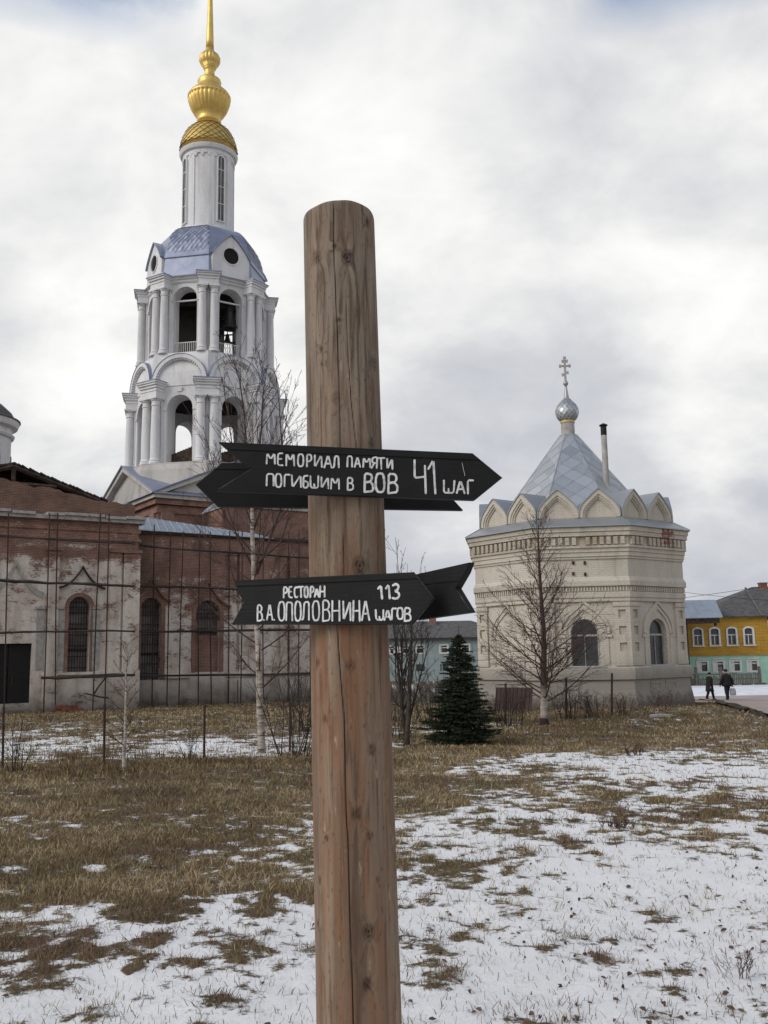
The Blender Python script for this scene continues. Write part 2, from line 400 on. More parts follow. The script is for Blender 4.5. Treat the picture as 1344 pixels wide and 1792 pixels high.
# bark and twigs
MAT['birch'], nt, b = mat('birch_bark', .8)
o_ = oc(nt)
bn1 = noise(nt, mapping(nt, o_, scale=(1, 1, 5)), 3.5, 5, .65); bn2 = noise(nt, o_, 2.0, 4, .6)
bc_ = ramp(nt, bn1, [(.40, (.06, .05, .045)), (.47, (.30, .26, .22)), (.62, (.46, .42, .37))])
link(nt, mixc(nt, mapr(nt, bn2, .48, .64, 0., .6), bc_, (.20, .14, .10)), b.inputs['Base Color']); bump(nt, b, bn1, .4, .01)
MAT['birch_young'], nt, b = mat('young_birch_bark', .8)
o_ = oc(nt); sz_ = nd(nt, 'ShaderNodeSeparateXYZ', {0: o_}).outputs[2]; q1 = noise(nt, mapping(nt, o_, scale=(1, 1, 4)), 4, 5, .6)
wm = math_(nt, 'MULTIPLY', mapr(nt, math_(nt, 'ADD', sz_, math_(nt, 'MULTIPLY', q1, .5)), .9, 1.5, 1., 0.), mapr(nt, math_(nt, 'ADD', sz_, math_(nt, 'MULTIPLY', q1, .3)), .32, .42))
link(nt, mixc(nt, wm, (.055, .036, .03), ramp(nt, q1, [(.36, (.10, .08, .07)), (.5, (.36, .32, .28))])), b.inputs['Base Color'])
MAT['blue_shingle'], nt, b = mat('blue_roof_shingles', .5, .3)
link(nt, mixc(nt, attr(nt, 'tint'), (.17, .195, .28), (.33, .355, .445)), b.inputs['Base Color'])
MAT['fence_wood'] = plain('weathered_plank', (.17, .155, .14), (.09, .082, .075), 6, .9, 0, .3, .01)
MAT['twig'] = plain('brown_twigs', (.085, .052, .043), (.050, .032, .027), 6, .85, 0, 0)
MAT['twig_grey'] = plain('grey_brown_twigs', (.055, .042, .034), (.028, .022, .019), 6, .85, 0, 0)
MAT['bare_bark'] = plain('grey_bark', (.075, .055, .045), (.035, .027, .023), 9, .9, 0, .4, .01)
MAT['needle'], nt, b = mat('spruce_needles', .7)
link(nt, mixc(nt, attr(nt, 'tint'), (.011, .018, .008), (.032, .049, .019)), b.inputs['Base Color'])
MAT['grass'], nt, b = mat('dry_grass', .85, 0, .1)
link(nt, attr(nt, 'col', 'Color'), b.inputs['Base Color'])
# ground: matted dead grass, soil and thin snow
MAT['ground'], nt, b = mat('field_ground', .9, 0, .15)
o_ = oc(nt); sn = attr(nt, 'snow')
e1 = noise(nt, o_, 22, 7, .75); e2 = noise(nt, o_, 90, 3, .7); e3 = noise(nt, o_, .8, 5, .6); e4 = noise(nt, o_, 6, 5, .65)
soil = ramp(nt, e1, [(.3, (.055, .037, .025)), (.5, (.13, .09, .055)), (.7, (.22, .155, .095))])
soil = mixc(nt, mapr(nt, e3, .4, .65, 0., .65), soil, (.060, .058, .024))
sm = math_(nt, 'ADD', sn, math_(nt, 'ADD', math_(nt, 'MULTIPLY', math_(nt, 'SUBTRACT', e1, .5), 1.5), math_(nt, 'MULTIPLY', math_(nt, 'SUBTRACT', e4, .5), 1.0)))
smf = mapr(nt, sm, .40, .58)
snowc = ramp(nt, e2, [(.3, (.67, .66, .64)), (.6, (.81, .795, .77))])
link(nt, mixc(nt, smf, soil, snowc), b.inputs['Base Color'])
bump(nt, b, math_(nt, 'ADD', math_(nt, 'MULTIPLY', smf, .35), math_(nt, 'ADD', e1, math_(nt, 'MULTIPLY', e2, .4))), .55, .02)
MAT['road'] = plain('slushy_road', (.40, .325, .285), (.30, .24, .205), .9, .75, 0, .4, .03)
MAT['snowbank'] = plain('snow_bank', (.80, .81, .83), (.62, .62, .64), 1.2, .85, 0, .4, .04)
MAT['coat'] = plain('dark_cloth', (.016, .014, .016), (.009, .008, .009), 8, .9, 0, .1)
MAT['jeans'] = plain('dark_blue_cloth', (.018, .020, .034), (.012, .013, .02), 8, .9, 0, .1)
MAT['skin'] = plain('skin', (.45, .28, .21), (.40, .24, .18), 8, .6, 0, .05)
MAT['hair'] = plain('dark_hair', (.02, .014, .011), (.012, .009, .008), 20, .8, 0, .1)
MAT['bagc'] = plain('pale_bag', (.42, .42, .46), (.28, .29, .34), 10, .6, 0, .2)
MAT['redbrick'] = plain('loose_red_brick', (.26, .10, .06), (.17, .065, .045), 6, .9, 0, .4)
MAT['earth'] = plain('dark_earth', (.075, .06, .045), (.04, .032, .025), 3, .95, 0, .6, .05)
MAT['stone'] = plain('pale_stone', (.42, .40, .37), (.28, .26, .24), 4, .9, 0, .5, .02)
# ---------------------------------------------------------------- ground
CP = """60,1310,.68;200,1305,.55;300,1310,.8;420,1310,.8;530,1300,.86;100,1280,.33;350,1285,.36;200,1265,.15;60,1265,.15;450,1265,.15;650,1280,.3
100,1350,.03;300,1345,.06;450,1340,.08;600,1330,.05;100,1400,.07;300,1390,.04;500,1380,.10;620,1400,.15;700,1340,.08;100,1480,.13;300,1460,.1;480,1440,.25;530,1400,.2;40,1460,.28
60,1560,.16;200,1560,.3;350,1540,.34;500,1500,.46;560,1560,.62;60,1640,.36;200,1640,.52;400,1620,.62;500,1660,.74;100,1690,.56;60,1710,.42;300,1720,.78;500,1750,.92;100,1770,.85;650,1600,.7
720,1290,.05;800,1310,.04;900,1300,.08;1000,1300,.12;1100,1290,.05;1250,1270,.1;1330,1265,.3;1250,1290,.25;740,1400,.18;720,1360,.1
860,1350,.7;1000,1335,.86;1150,1335,.86;1300,1345,.86;1200,1370,.66;1330,1380,.6;900,1400,.8;1050,1400,.52;1100,1420,.3;1200,1400,.45;1000,1440,.6;1150,1440,.55;760,1460,.74;850,1480,.66;930,1470,.82;800,1520,.72
1000,1500,.66;1250,1500,.73;1100,1560,.77;1300,1600,.82;900,1600,.77;760,1600,.72;1000,1650,.8;760,1720,.52;850,1700,.64;950,1690,.82;1100,1740,.95;1300,1750,.95;800,1770,.92;1200,1680,.92;1400,1400,.7;1450,1600,.9;-80,1400,.1;-100,1600,.5
900,1245,.06;1150,1250,.06;300,1245,.12;20,1245,.1"""
cps = []
for tkn in CP.replace('\n', ';').split(';'):
    a, b, c = [float(q) for q in tkn.split(',')]
    p = gnd(a, b); d = math.hypot(p.x, p.y)
    cps.append((math.atan2(p.x, p.y)*2.2, math.log(d)*2.2, c))
cps = np.array(cps)
def cover(X, Y):
    d = np.hypot(X, Y); u = np.arctan2(X, Y)*2.2; v = np.log(np.maximum(d, .3))*2.2
    num = np.zeros_like(X); den = np.zeros_like(X)
    for a, b, c in cps:
        w = 1/((u-a)**2 + (v-b)**2 + .006)**2; num += w*c; den += w
    return num/den
def snow_at(X, Y):
    c = cover(X, Y); d = np.hypot(X, Y)
    n = (fbm(X*.45+9, Y*.45, 7, 2)-.5)*1.1 + (fbm(X*1.3, Y*1.3, 3, 3)-.5)*1.5 + (fbm(X*3.4+4, Y*3.4, 11, 3, .75)-.5)*3.1 + (fbm(X*9., Y*9., 23, 2)-.5)*2.0
    far = np.clip((d-11)/14, 0, 1)
    return np.clip(c + n*(.27+.19*sstep(.1, .6, c)-.18*sstep(.8, .97, c))*(1+.35*far), 0, 1)
def relief(X, Y):
    d = np.hypot(X, Y); f = np.clip(1-d/70, 0, 1)
    rut = np.exp(-((X*.80 - (Y-4.3)*.60 - .1)/.16)**2) + np.exp(-((X*.80 - (Y-4.3)*.60 - 1.1)/.2)**2)
    return f*(.07*(fbm(X*.55, Y*.55, 41, 3)-.5) + .045*(fbm(X*2.1, Y*2.1, 47, 3)-.5)) - .03*rut*(X > 0)*np.clip(1-d/14, 0, 1)
def surf(X, Y): return gz(X, Y) + relief(X, Y)
ang = np.concatenate([np.linspace(-180, -34, 40)[:-1], np.linspace(-34, 34, 520), np.linspace(34, 180, 40)[1:-1]])
rad = np.concatenate([np.geomspace(.6, 62, 560), np.geomspace(62, 4000, 34)[1:]])
A_, Rr = np.meshgrid(np.radians(ang), rad)
GX = (Rr*np.sin(A_)).ravel(); GY = (Rr*np.cos(A_)).ravel()
sn = snow_at(GX, GY); GZ = surf(GX, GY) + .035*(1-sn)*np.clip(1-np.hypot(GX, GY)/40, 0, 1)*fbm(GX*5, GY*5, 71, 2)
na, nr = len(ang), len(rad)
vv = np.stack([GX, GY, GZ], 1); vv = np.vstack([vv, [[0, 0, float(surf(np.array([0.]), np.array([0.]))[0])]]])
ii, jj = np.meshgrid(np.arange(nr-1), np.arange(na), indexing='ij'); j2 = (jj+1) % na
quads = np.stack([ii*na+jj, ii*na+j2, (ii+1)*na+j2, (ii+1)*na+jj], -1).reshape(-1, 4)[:, ::-1]
tris = np.stack([np.full(na, nr*na), (np.arange(na)+1) % na, np.arange(na)], -1)[:, ::-1]
me = bpy.data.meshes.new('ground')
me.vertices.add(len(vv)); me.vertices.foreach_set('co', vv.astype(np.float32).ravel())
lp = np.concatenate([quads.ravel(), tris.ravel()])
me.loops.add(len(lp)); me.loops.foreach_set('vertex_index', lp.astype(np.int32))
ls = np.concatenate([np.arange(len(quads))*4, len(quads)*4+np.arange(len(tris))*3])
me.polygons.add(len(ls)); me.polygons.foreach_set('loop_start', ls.astype(np.int32))
me.polygons.foreach_set('use_smooth', [True]*len(ls)); me.update(calc_edges=True)
me.attributes.new('snow', 'FLOAT', 'POINT').data.foreach_set('value', np.append(sn, .5).astype(np.float32))
me.materials.append(MAT['ground'])
ground = bpy.data.objects.new('ground', me); COL.objects.link(ground); tag(ground, kind='structure')

def blades(name, X, Y, H, W, colr, seed, lean=.9):
    rg = np.random.default_rng(seed); n = len(X)
    Z = surf(X, Y); th = rg.uniform(0, 2*np.pi, n); la = rg.uniform(0, 2*np.pi, n); ln = H*rg.uniform(.15, lean, n)
    wx, wy = np.cos(th)*W, np.sin(th)*W; lx, ly = np.cos(la)*ln, np.sin(la)*ln
    P = np.empty((n, 5, 3))
    P[:, 0] = np.stack([X-wx, Y-wy, Z-.01], 1); P[:, 1] = np.stack([X+wx, Y+wy, Z-.01], 1)
    P[:, 2] = np.stack([X+lx*.45+wx*.7, Y+ly*.45+wy*.7, Z+H*.6], 1); P[:, 3] = np.stack([X+lx*.45-wx*.7, Y+ly*.45-wy*.7, Z+H*.6], 1)
    P[:, 4] = np.stack([X+lx, Y+ly, Z+H*rg.uniform(.5, 1., n)], 1)
    b = np.arange(n)*5
    lp = np.stack([b, b+1, b+2, b+3, b+3, b+2, b+4], 1).ravel()
    ls = np.stack([np.arange(n)*7, np.arange(n)*7+4], 1).ravel()
    me = bpy.data.meshes.new(name); me.vertices.add(n*5); me.vertices.foreach_set('co', P.astype(np.float32).ravel())
    me.loops.add(len(lp)); me.loops.foreach_set('vertex_index', lp.astype(np.int32))
    me.polygons.add(len(ls)); me.polygons.foreach_set('loop_start', ls.astype(np.int32)); me.update(calc_edges=True)
    c = np.repeat(np.concatenate([colr, np.ones((n, 1))], 1), 5, 0)
    me.attributes.new('col', 'FLOAT_COLOR', 'POINT').data.foreach_set('color', c.astype(np.float32).ravel())
    me.materials.append(MAT['grass']); o = bpy.data.objects.new(name, me); COL.objects.link(o); return o
rg = np.random.default_rng(5)
ROADP = [gnd(a_, b_) for a_, b_ in ((1196, 1229), (1230, 1229), (1262, 1230), (1268, 1236), (1284, 1240), (1312, 1249), (1344, 1257), (1420, 1276), (1540, 1300))]
RU = np.array([p.x/p.y for p in ROADP]); RY = np.array([p.y for p in ROADP])
PAL = np.array([[.30, .215, .115], [.205, .14, .08], [.215, .18, .085], [.135, .118, .055], [.35, .27, .16], [.15, .088, .066]])
N = 420000
r = np.exp(rg.uniform(math.log(2.6), math.log(58), N)); a = np.radians(rg.uniform(-27, 27, N)); X = r*np.sin(a); Y = r*np.cos(a)
s = snow_at(X, Y); cl = fbm(X*6, Y*6, 91, 3)
keep = rg.uniform(0, 1, N) < np.clip(1.12 - 1.9*s + (cl-.5)*.9, .0, 1.)
sp = rg.uniform(0, 1, N) < .05+.30*np.clip(cl-.52, 0, 1)*2
k = (keep | sp) & ((r > 4.) | (rg.uniform(0, 1, N) < .8)); k &= ~((X/Y > RU[0]) & (Y > np.interp(X/Y, RU, RY)-.1)); X, Y, s, r = X[k], Y[k], s[k], r[k]; n = len(X)
pid = np.array([4, 0, 2, 1, 3, 5])[np.clip((fbm(X*1.3, Y*1.3, 55, 3)*2.4-.7)*5 + rg.normal(0, 1.2, n), 0, 5.99).astype(int)]
col = PAL[pid]*rg.uniform(.6, 1.5, (n, 1))*(.74+.54*fbm(X*1.6+3, Y*1.6, 61, 3))[:, None]
H = (.030 + .055*fbm(X*1.7, Y*1.7, 33, 3)*(1.25-s))*rg.uniform(.5, 1.4, n)*(1+.012*r)
W = .0019*np.maximum(1, r/6.)*rg.uniform(.6, 1.4, n)
N2 = 330000
r2 = np.exp(rg.uniform(math.log(3.2), math.log(13), N2)); a2 = np.radians(rg.uniform(-26, 26, N2)); X2 = r2*np.sin(a2); Y2 = r2*np.cos(a2); s2 = snow_at(X2, Y2)
k = (s2 < .47) & (rg.uniform(0, 1, N2) < .85-s2*.6); X2, Y2, s2, r2 = X2[k], Y2[k], s2[k], r2[k]; n2_ = len(X2)
pid = np.array([1, 5, 2, 3, 0, 1])[np.clip((fbm(X2*2.1, Y2*2.1, 57, 3)*2.2-.6)*5 + rg.normal(0, 1.4, n2_), 0, 5.99).astype(int)]
c2 = PAL[pid]*rg.uniform(.5, 1.5, (n2_, 1)); H2_ = (.018+.05*np.clip(.5-s2, 0, .5)*2*fbm(X2*5, Y2*5, 35, 2))*rg.uniform(.5, 1.6, n2_)
X = np.concatenate([X, X2]); Y = np.concatenate([Y, Y2]); H = np.concatenate([H, H2_]); W = np.concatenate([W, .0015*np.maximum(1, r2/6.)*rg.uniform(.6, 1.4, n2_)]); col = np.concatenate([col, c2])
tag(blades('grass', X, Y, H, W, col, 1, 1.6), kind='stuff')
# thin dead stalks in the rough strip along the fence and round the chapel
X = []; Y = []
for (x0, y0, x1, y1, nn) in ((-40, 1356, 560, 1330, 5200), (880, 1285, 1230, 1262, 1500), (700, 1300, 900, 1300, 900), (-40, 1330, 560, 1312, 1600)):
    for i in range(nn):
        t = random.Random(i*7+x0).random(); p = gnd(x0+(x1-x0)*t, y0+(y1-y0)*t+random.Random(i*13+x1).gauss(0, 7)); X.append(p.x); Y.append(p.y)
X = np.array(X); Y = np.array(Y); n = len(X); cl = fbm(X*.8, Y*.8, 13, 3)
col = PAL[rg.choice([1, 5, 1, 3, 0], n)]*rg.uniform(.5, 1.05, (n, 1))
tag(blades('dry_weeds', X, Y, (.05+.36*np.clip(cl-.3, 0, 1))*rg.uniform(.4, 1.5, n), np.full(n, .006), col, 2, .7), kind='stuff')
# fallen leaves lying on the snow
lb = MB(); rr = random.Random(8)
for i in range(330):
    px, py = rr.uniform(690, 1420), rr.uniform(1480, 1830)
    if i % 3 == 0: px, py = rr.uniform(-40, 1400), rr.uniform(1560, 1830)
    if rr.random() > .25+.75*max(0, min(1, (px-700)/500)): continue
    p = gnd(px, py); z = float(surf(np.array([p.x]), np.array([p.y]))[0])
    w = rr.uniform(.004, .015); l = w*rr.uniform(1.1, 1.7); M = Matrix.Translation((p.x, p.y, z+.008)) @ rotz(rr.uniform(0, 6.3)) @ Matrix.Rotation(rr.gauss(0, .5), 4, 'X')
    lb.M = M; c1 = rr.uniform(.004, .018)
    lb.add([(-l, 0, 0), (-l*.4, -w, c1), (l*.5, -w*.8, c1), (l, 0, c1*.7), (l*.5, w*.8, c1*1.2), (-l*.4, w, c1), (0, 0, -.001)], [(0, 1, 6), (1, 2, 6), (2, 3, 6), (3, 4, 6), (4, 5, 6), (5, 0, 6)])
MAT['leaf'] = plain('dead_leaf', (.15, .085, .07), (.085, .05, .044), .6, .85, 0, 0)
o = lb.build('fallen_leaves', MAT['leaf']); tag(o, kind='stuff')

# ---------------------------------------------------------------- signpost
PY = 2.35
pb, pt_ = at(628, 1792, PY), at(592, 381, PY)
ax = (pt_-pb)/(pt_.z-pb.z)
foot = pb - ax*(pb.z-gzf(pb.x, pb.y)+.35)
RB, RT = .0995, .0935
sign = empty('signpost', (foot.x, foot.y, gzf(foot.x, foot.y)), 0, 'tall peeled log post carrying four black arrow boards with white hand lettering', 'signpost')
S0 = sign.location.copy()
na, nz = 300, 640
zs = np.linspace(foot.z, pt_.z, nz); th = np.linspace(0, 2*np.pi, na, endpoint=False)
TH, ZZ = np.meshgrid(th, zs)        # theta 0 faces the camera, grows to the right
def axis_at(z): return foot + ax*(z-foot.z)
kn = np.zeros_like(TH); ck = np.zeros_like(TH); sw = np.zeros_like(TH)
tz = (ZZ-pb.z)/(pt_.z-pb.z); RR = RB+(RT-RB)*tz
RR = RR + .0022*(fbm(TH*1.2/6.283*5+np.sin(TH), ZZ*1.3, 5, 3)-.5) + .0016*np.cos(TH*3+1+ZZ*.4) + .0009*np.cos(TH*9+ZZ)
def on_log(px, py):
    zc = at(px, py, PY).z; c = axis_at(zc); d = ray(px, py); Y = PY
    t = (zc-pb.z)/(pt_.z-pb.z); rr = RB+(RT-RB)*t
    for _ in range(4):
        p = at(px, py, Y); c = axis_at(p.z); q = max(-.999, min(.999, (p.x-c.x)/rr)); Y = c.y-rr*math.sqrt(1-q*q)
    return math.asin(q), p.z
for (px, py, rad_, s_) in ((608,451,.0115,1.), (558,450,.009,.75), (585,431,.004,1.), (640,390,.006,.6), (654,635,.011,.6), (563,610,.005,1), (564,637,.004,.9), (588,697,.009,.5), (650,775,.008,.8), (559,446,.012,.25), (641,389,.004,.9),
        (630,990,.013,.85), (557,1160,.006,.7), (614,1165,.008,.7), (651,1311,.008,.7), (624,1424,.009,.75), (572,1466,.004,.95), (648,1462,.006,.8), (646,1631,.010,.85), (560,1540,.006,.8), (643,1723,.008,.95), (661,1539,.004,.6), (556,1617,.005,.8), (570,1258,.005,.6), (690,1500,.006,.4), (594,559,.0035,.8)):
    a0, z0 = on_log(px, py)
    da = np.angle(np.exp(1j*(TH-a0)))*RB; dz = (ZZ-z0)*.8
    dd = np.hypot(da, dz)/rad_; wob = 1+.16*np.sin(3*np.arctan2(dz, da)+a0*9)
    g = np.exp(-(dd*wob)**4)*s_
    kn = np.maximum(kn, g*(.65+.35*np.cos(dd*7)))
    kn = np.maximum(kn, np.exp(-((dd-1.35)*4)**2)*.35*s_)
    sw = sw + np.sign(da)*np.exp(-(dd/2.6)**2)*s_*.35
    RR = RR + .0012*np.exp(-(dd/2)**2)*s_ - .0022*np.exp(-(dd/.45)**2)*s_
for pts, w, dep in (([(584,362),(584,430),(587,500),(591,600),(594,700),(596,790)], .0011, .9), ([(606,540),(609,620),(615,700),(624,785)], .0009, .8), ([(553,370),(556,420),(555,480)], .0008, .45), ([(600,880),(601,960),(602,1010)], .0008, .5),
        ([(590,1096),(596,1180),(603,1260),(604,1340),(606,1420),(610,1480),(612,1600),(616,1700),(619,1800),(620,1960)], .0011, 1.), ([(661,880),(662,1000)], .0009, .6), ([(664,1100),(668,1240)], .0007, .45), ([(688,1380),(690,1560),(694,1780)], .0008, .5), ([(566,1310),(570,1400),(574,1440)], .0008, -.6),
        ([(618,362),(621,470),(628,560)], .0006, .35), ([(560,380),(557,520),(562,700)], .0006, .3), ([(640,500),(646,640),(655,760)], .0006, .3), ([(575,1110),(577,1300),(580,1500)], .0006, .25)):
    q = [on_log(px, py) for px, py in pts]; q.sort(key=lambda t: t[1])
    zq = [t[1] for t in q]; aq = [t[0] for t in q]
    a0 = np.interp(ZZ, zq, aq) + .012*(fbm(ZZ*9, ZZ*0+w*9e3, 3, 3)-.5)
    da = (TH-np.where(TH > np.pi, 2*np.pi, 0)-a0)*RB; inz = sstep(zq[0]-.04, zq[0]+.02, ZZ)*sstep(zq[-1]+.03, zq[-1]-.03, ZZ)
    g = np.exp(-(da/w)**2)*inz
    if dep < 0: continue
    ck = np.maximum(ck, np.clip(g*dep*1.5, 0, 1)); RR = RR - .0035*g*dep
# sawn, slightly ragged top with a chamfer
top = sstep(zs[-1]-.008, zs[-1], ZZ); RR = RR - .003*top**2
VX = (foot.x + ax.x*(ZZ-foot.z) + RR*np.sin(TH)); VY = (foot.y + ax.y*(ZZ-foot.z) - RR*np.cos(TH))
ZT = ZZ + .006*np.sin(TH*2+.7)*sstep(zs[-1]-.2, zs[-1], ZZ)
co = np.stack([VX-S0.x, VY-S0.y, ZT-S0.z], -1).reshape(-1, 3)
co = np.vstack([co, [[pt_.x-S0.x, pt_.y-S0.y, pt_.z-S0.z+.001]]])
ii, jj = np.meshgrid(np.arange(nz-1), np.arange(na), indexing='ij'); j2 = (jj+1) % na
qf = np.stack([ii*na+jj, ii*na+j2, (ii+1)*na+j2, (ii+1)*na+jj], -1).reshape(-1, 4)
tf = np.stack([(nz-1)*na+np.arange(na), (nz-1)*na+(np.arange(na)+1) % na, np.full(na, nz*na)], -1)
me = bpy.data.meshes.new('post'); me.from_pydata(co.tolist(), [], qf.tolist()+tf.tolist())
for nm, ar in (('knot', kn), ('crack', ck), ('swirl', sw)):
    me.attributes.new(nm, 'FLOAT', 'POINT').data.foreach_set('value', np.append(np.clip(ar, -1, 1).ravel(), 0).astype(np.float32))
me.polygons.foreach_set('use_smooth', [True]*len(me.polygons)); me.materials.append(MAT['log']); me.set_sharp_from_angle(angle=R_(50))
o = bpy.data.objects.new('post', me); COL.objects.link(o); o.parent = sign

def board_frame(px, py, alpha, front=True):
    c = at(px, py, PY); c = axis_at(c.z); u = Vector((math.cos(alpha), math.sin(alpha), 0)); n = Vector((math.sin(alpha), -math.cos(alpha), 0))
    # n points to the camera side; front boards hang on the near side, rear boards on the far side
    o = c + (n*(RB+.0215) if front else -n*(RB+.002))
    return o, u, n
def clip_half(poly, f):          # keep the part of a polygon where f(p) <= 0
    out = []
    for a, b in zip(poly, poly[1:]+poly[:1]):
        fa, fb = f(a), f(b)
        if fa <= 0: out.append(a)
        if fa*fb < 0: t = fa/(fa-fb); out.append((a[0]+(b[0]-a[0])*t, a[1]+(b[1]-a[1])*t))
    return out
def board(outline, frame, label, groove=None, edge=()):
    o, u, n = frame
    ang_ = math.atan2(u.y, u.x)
    M = Matrix.Translation(o-S0) @ rotz(ang_)            # local x along board, -y towards camera
    def loc(px, py):
        p = hit(px, py, o, n); return ((p-o).dot(u), p.z-o.z)
    mb = MB(); P = [loc(*p) for p in outline]
    mb.prism(P, .0035, .0195)
    if groove:
        g0, g1 = loc(*groove[0]), loc(*groove[1]); k_ = (g1[1]-g0[1])/(g1[0]-g0[0])
        f = lambda p: p[1]-(g0[1]+k_*(p[0]-g0[0]))
        lowp = clip_half(P, lambda p: f(p)+.0012); upp = clip_half(P, lambda p: -f(p)+.0016)
        for pp, yy in ((lowp, 0.), (upp, .0014)):
            cx = sum(p[0] for p in pp)/len(pp); cz = sum(p[1] for p in pp)/len(pp)
            n0 = len(pp); inn = [(p[0]+(cx-p[0])*.0045, p[1]+(cz-p[1])*.018) for p in pp]
            if sum(pp[i][0]*pp[(i+1)%n0][1]-pp[(i+1)%n0][0]*pp[i][1] for i in range(n0)) < 0: pp = pp[::-1]; inn = inn[::-1]
            mb.add([(p[0], .0033, p[1]) for p in pp]+[(p[0], yy, p[1]) for p in inn], [list(range(n0, 2*n0))]+[(i, (i+1)%n0, n0+(i+1)%n0, n0+i) for i in range(n0)])
    else:
        mb.prism([(p[0]*.995, p[1]*.985) for p in P], .001, .0034)
    for ea, eb in edge:
        a, b = loc(*ea), loc(*eb)
        mb.tube([(a[0], .0034, a[1]), ((a[0]+b[0])/2, .0026, (a[1]+b[1])/2), (b[0], .0034, b[1])], [.0016, .0022, .0016], 6, mi=1)
    b = mb.build('sign_board', [MAT['board_black'], MAT['scuff']], sign); b.matrix_local = M; b['label'] = label
    return b, loc
GL = {
'М': ['0,0 .06,1 .5,.42 .93,1 1,0'], 'Е': ['.92,1 .1,.98 .02,.5 .06,.03 1,0', '.06,.52 .76,.54'],
'О': ['.5,1 .2,.97 .02,.75 0,.3 .2,.03 .5,0 .85,.04 1,.3 .98,.72 .82,.97 .48,1'],
'Р': ['0,0 .06,1 .75,.98 1,.8 .9,.56 .55,.46 .06,.42'], 'И': ['0,1 .04,0 .95,1 1,0'], 'А': ['0,0 .5,1 1,0', '.2,.32 .82,.33'],
'Л': ['0,.02 .22,.08 .36,.98 .95,1 1,0'], 'П': ['0,0 .06,1 .95,.98 1,0'], 'Я': ['.95,0 1,1 .35,.98 .05,.78 .15,.55 .5,.48 .94,.5', '.5,.48 0,0'],
'Т': ['0,.98 1,1', '.5,.99 .54,0'], 'Г': ['.03,0 .05,1 1,.98'], 'Б': ['.92,1 .06,.98 0,0 .75,.0 1,.25 .85,.5 .05,.55'],
'Ш': ['0,1 .05,.02 .93,0 1,1', '.5,.04 .48,.34'], 'В': ['.0,0 .04,1 .7,.98 .9,.8 .72,.58 .08,.53', '.6,.56 .97,.38 .95,.06 .0,0'],
'С': ['.95,.92 .6,1 .12,.9 .0,.5 .12,.1 .6,0 .98,.1'], 'Н': ['0,0 .04,1', '1,0 .97,1', '.03,.5 .98,.52'],
'4': ['0,1 .03,.52 .14,.47 .9,.5', '.9,.83 .95,0'], '1': ['0,.74 .72,1 1,0'], '3': ['.04,.88 .5,1 .9,.86 .8,.62 .35,.53 .85,.46 1,.22 .6,.02 0,.08'], '.': ['.4,.5 .6,.5'], '|': ['0,1 1,0']}
def lettering(b, loc, items, name='lettering'):
    mb = MB(); lvl = 0; rr = random.Random(len(items))
    for ch, x0, x1, y0, y1, w in items:
        for st in GL[ch]:
            P = [tuple(float(q) for q in t.split(',')) for t in st.split()]
            P = [loc(x0+(x1-x0)*(px+rr.uniform(-.03, .03)), y1+(y0-y1)*(pz+rr.uniform(-.012, .012))) for px, pz in P]
            closed = len(P) > 5 and ch == 'О'
            Q = [P[0]]
            for a, c in zip(P, P[1:]):          # soften the corners as a brush does
                L = math.hypot(c[0]-a[0], c[1]-a[1]); e = min(.22, .0035/max(L, 1e-6))
                Q += [(a[0]+(c[0]-a[0])*e, a[1]+(c[1]-a[1])*e), (a[0]+(c[0]-a[0])*.5, a[1]+(c[1]-a[1])*.5), (a[0]+(c[0]-a[0])*(1-e), a[1]+(c[1]-a[1])*(1-e))]
            Q.append(P[-1]); hw = w*.5
            L_, R2 = [], []
            for i, p in enumerate(Q):
                a, c = Q[max(i-1, 0)], Q[min(i+1, len(Q)-1)]; dx, dz = c[0]-a[0], c[1]-a[1]; q = math.hypot(dx, dz) or 1
                h = hw*rr.uniform(.82, 1.14); nx, nz_ = -dz/q*h, dx/q*h; L_.append((p[0]+nx, p[1]+nz_)); R2.append((p[0]-nx, p[1]-nz_))
            d0 = (Q[0][0]-Q[1][0], Q[0][1]-Q[1][1]); q = math.hypot(*d0) or 1; c0 = (Q[0][0]+d0[0]/q*hw*.8, Q[0][1]+d0[1]/q*hw*.8)
            d1 = (Q[-1][0]-Q[-2][0], Q[-1][1]-Q[-2][1]); q = math.hypot(*d1) or 1; c1 = (Q[-1][0]+d1[0]/q*hw*.8, Q[-1][1]+d1[1]/q*hw*.8)
            y = -.0006-.00009*(lvl % 5); lvl += 1; n = len(Q)
            vs = [(p[0], y, p[1]) for p in L_]+[(p[0], y, p[1]) for p in R2]+[(c0[0], y, c0[1]), (c1[0], y, c1[1])]
            mb.add(vs, [(i, n+i, n+i+1, i+1) for i in range(n-1)]+[(0, 2*n, n), (n-1, 2*n-1, 2*n+1)])
    o = mb.build(name, MAT['letter'], b); md = o.modifiers.new('thick', 'SOLIDIFY'); md.thickness = .0005; md.offset = 0
    return o
def rows(sc, ox, oy, txt, w):
    out = []
    for t in txt.split(';'):
        c, x0, x1, y0, y1 = t.split(',')[:5]; out.append((c, ox+float(x0)/sc, ox+float(x1)/sc, oy+float(y0)/sc, oy+float(y1)/sc, w))
    return out
def screws(b, loc, spots):
    for s_ in spots:
        x_, z_ = loc(*s_); mb = MB(); n = 10
        mb.add([(x_+.0036*math.cos(6.283*i/n), -.0012, z_+.0036*math.sin(6.283*i/n)) for i in range(n)]+[(x_+.0042*math.cos(6.283*i/n), .002, z_+.0042*math.sin(6.283*i/n)) for i in range(n)]+[(x_, -.0004, z_)], [(i, n+i, n+(i+1)%n, (i+1)%n) for i in range(n)]+[(i, (i+1)%n, 2*n) for i in range(n)])
        mb.build('screw', MAT['rust'], b)
f1 = board_frame(607, 825, R_(12))
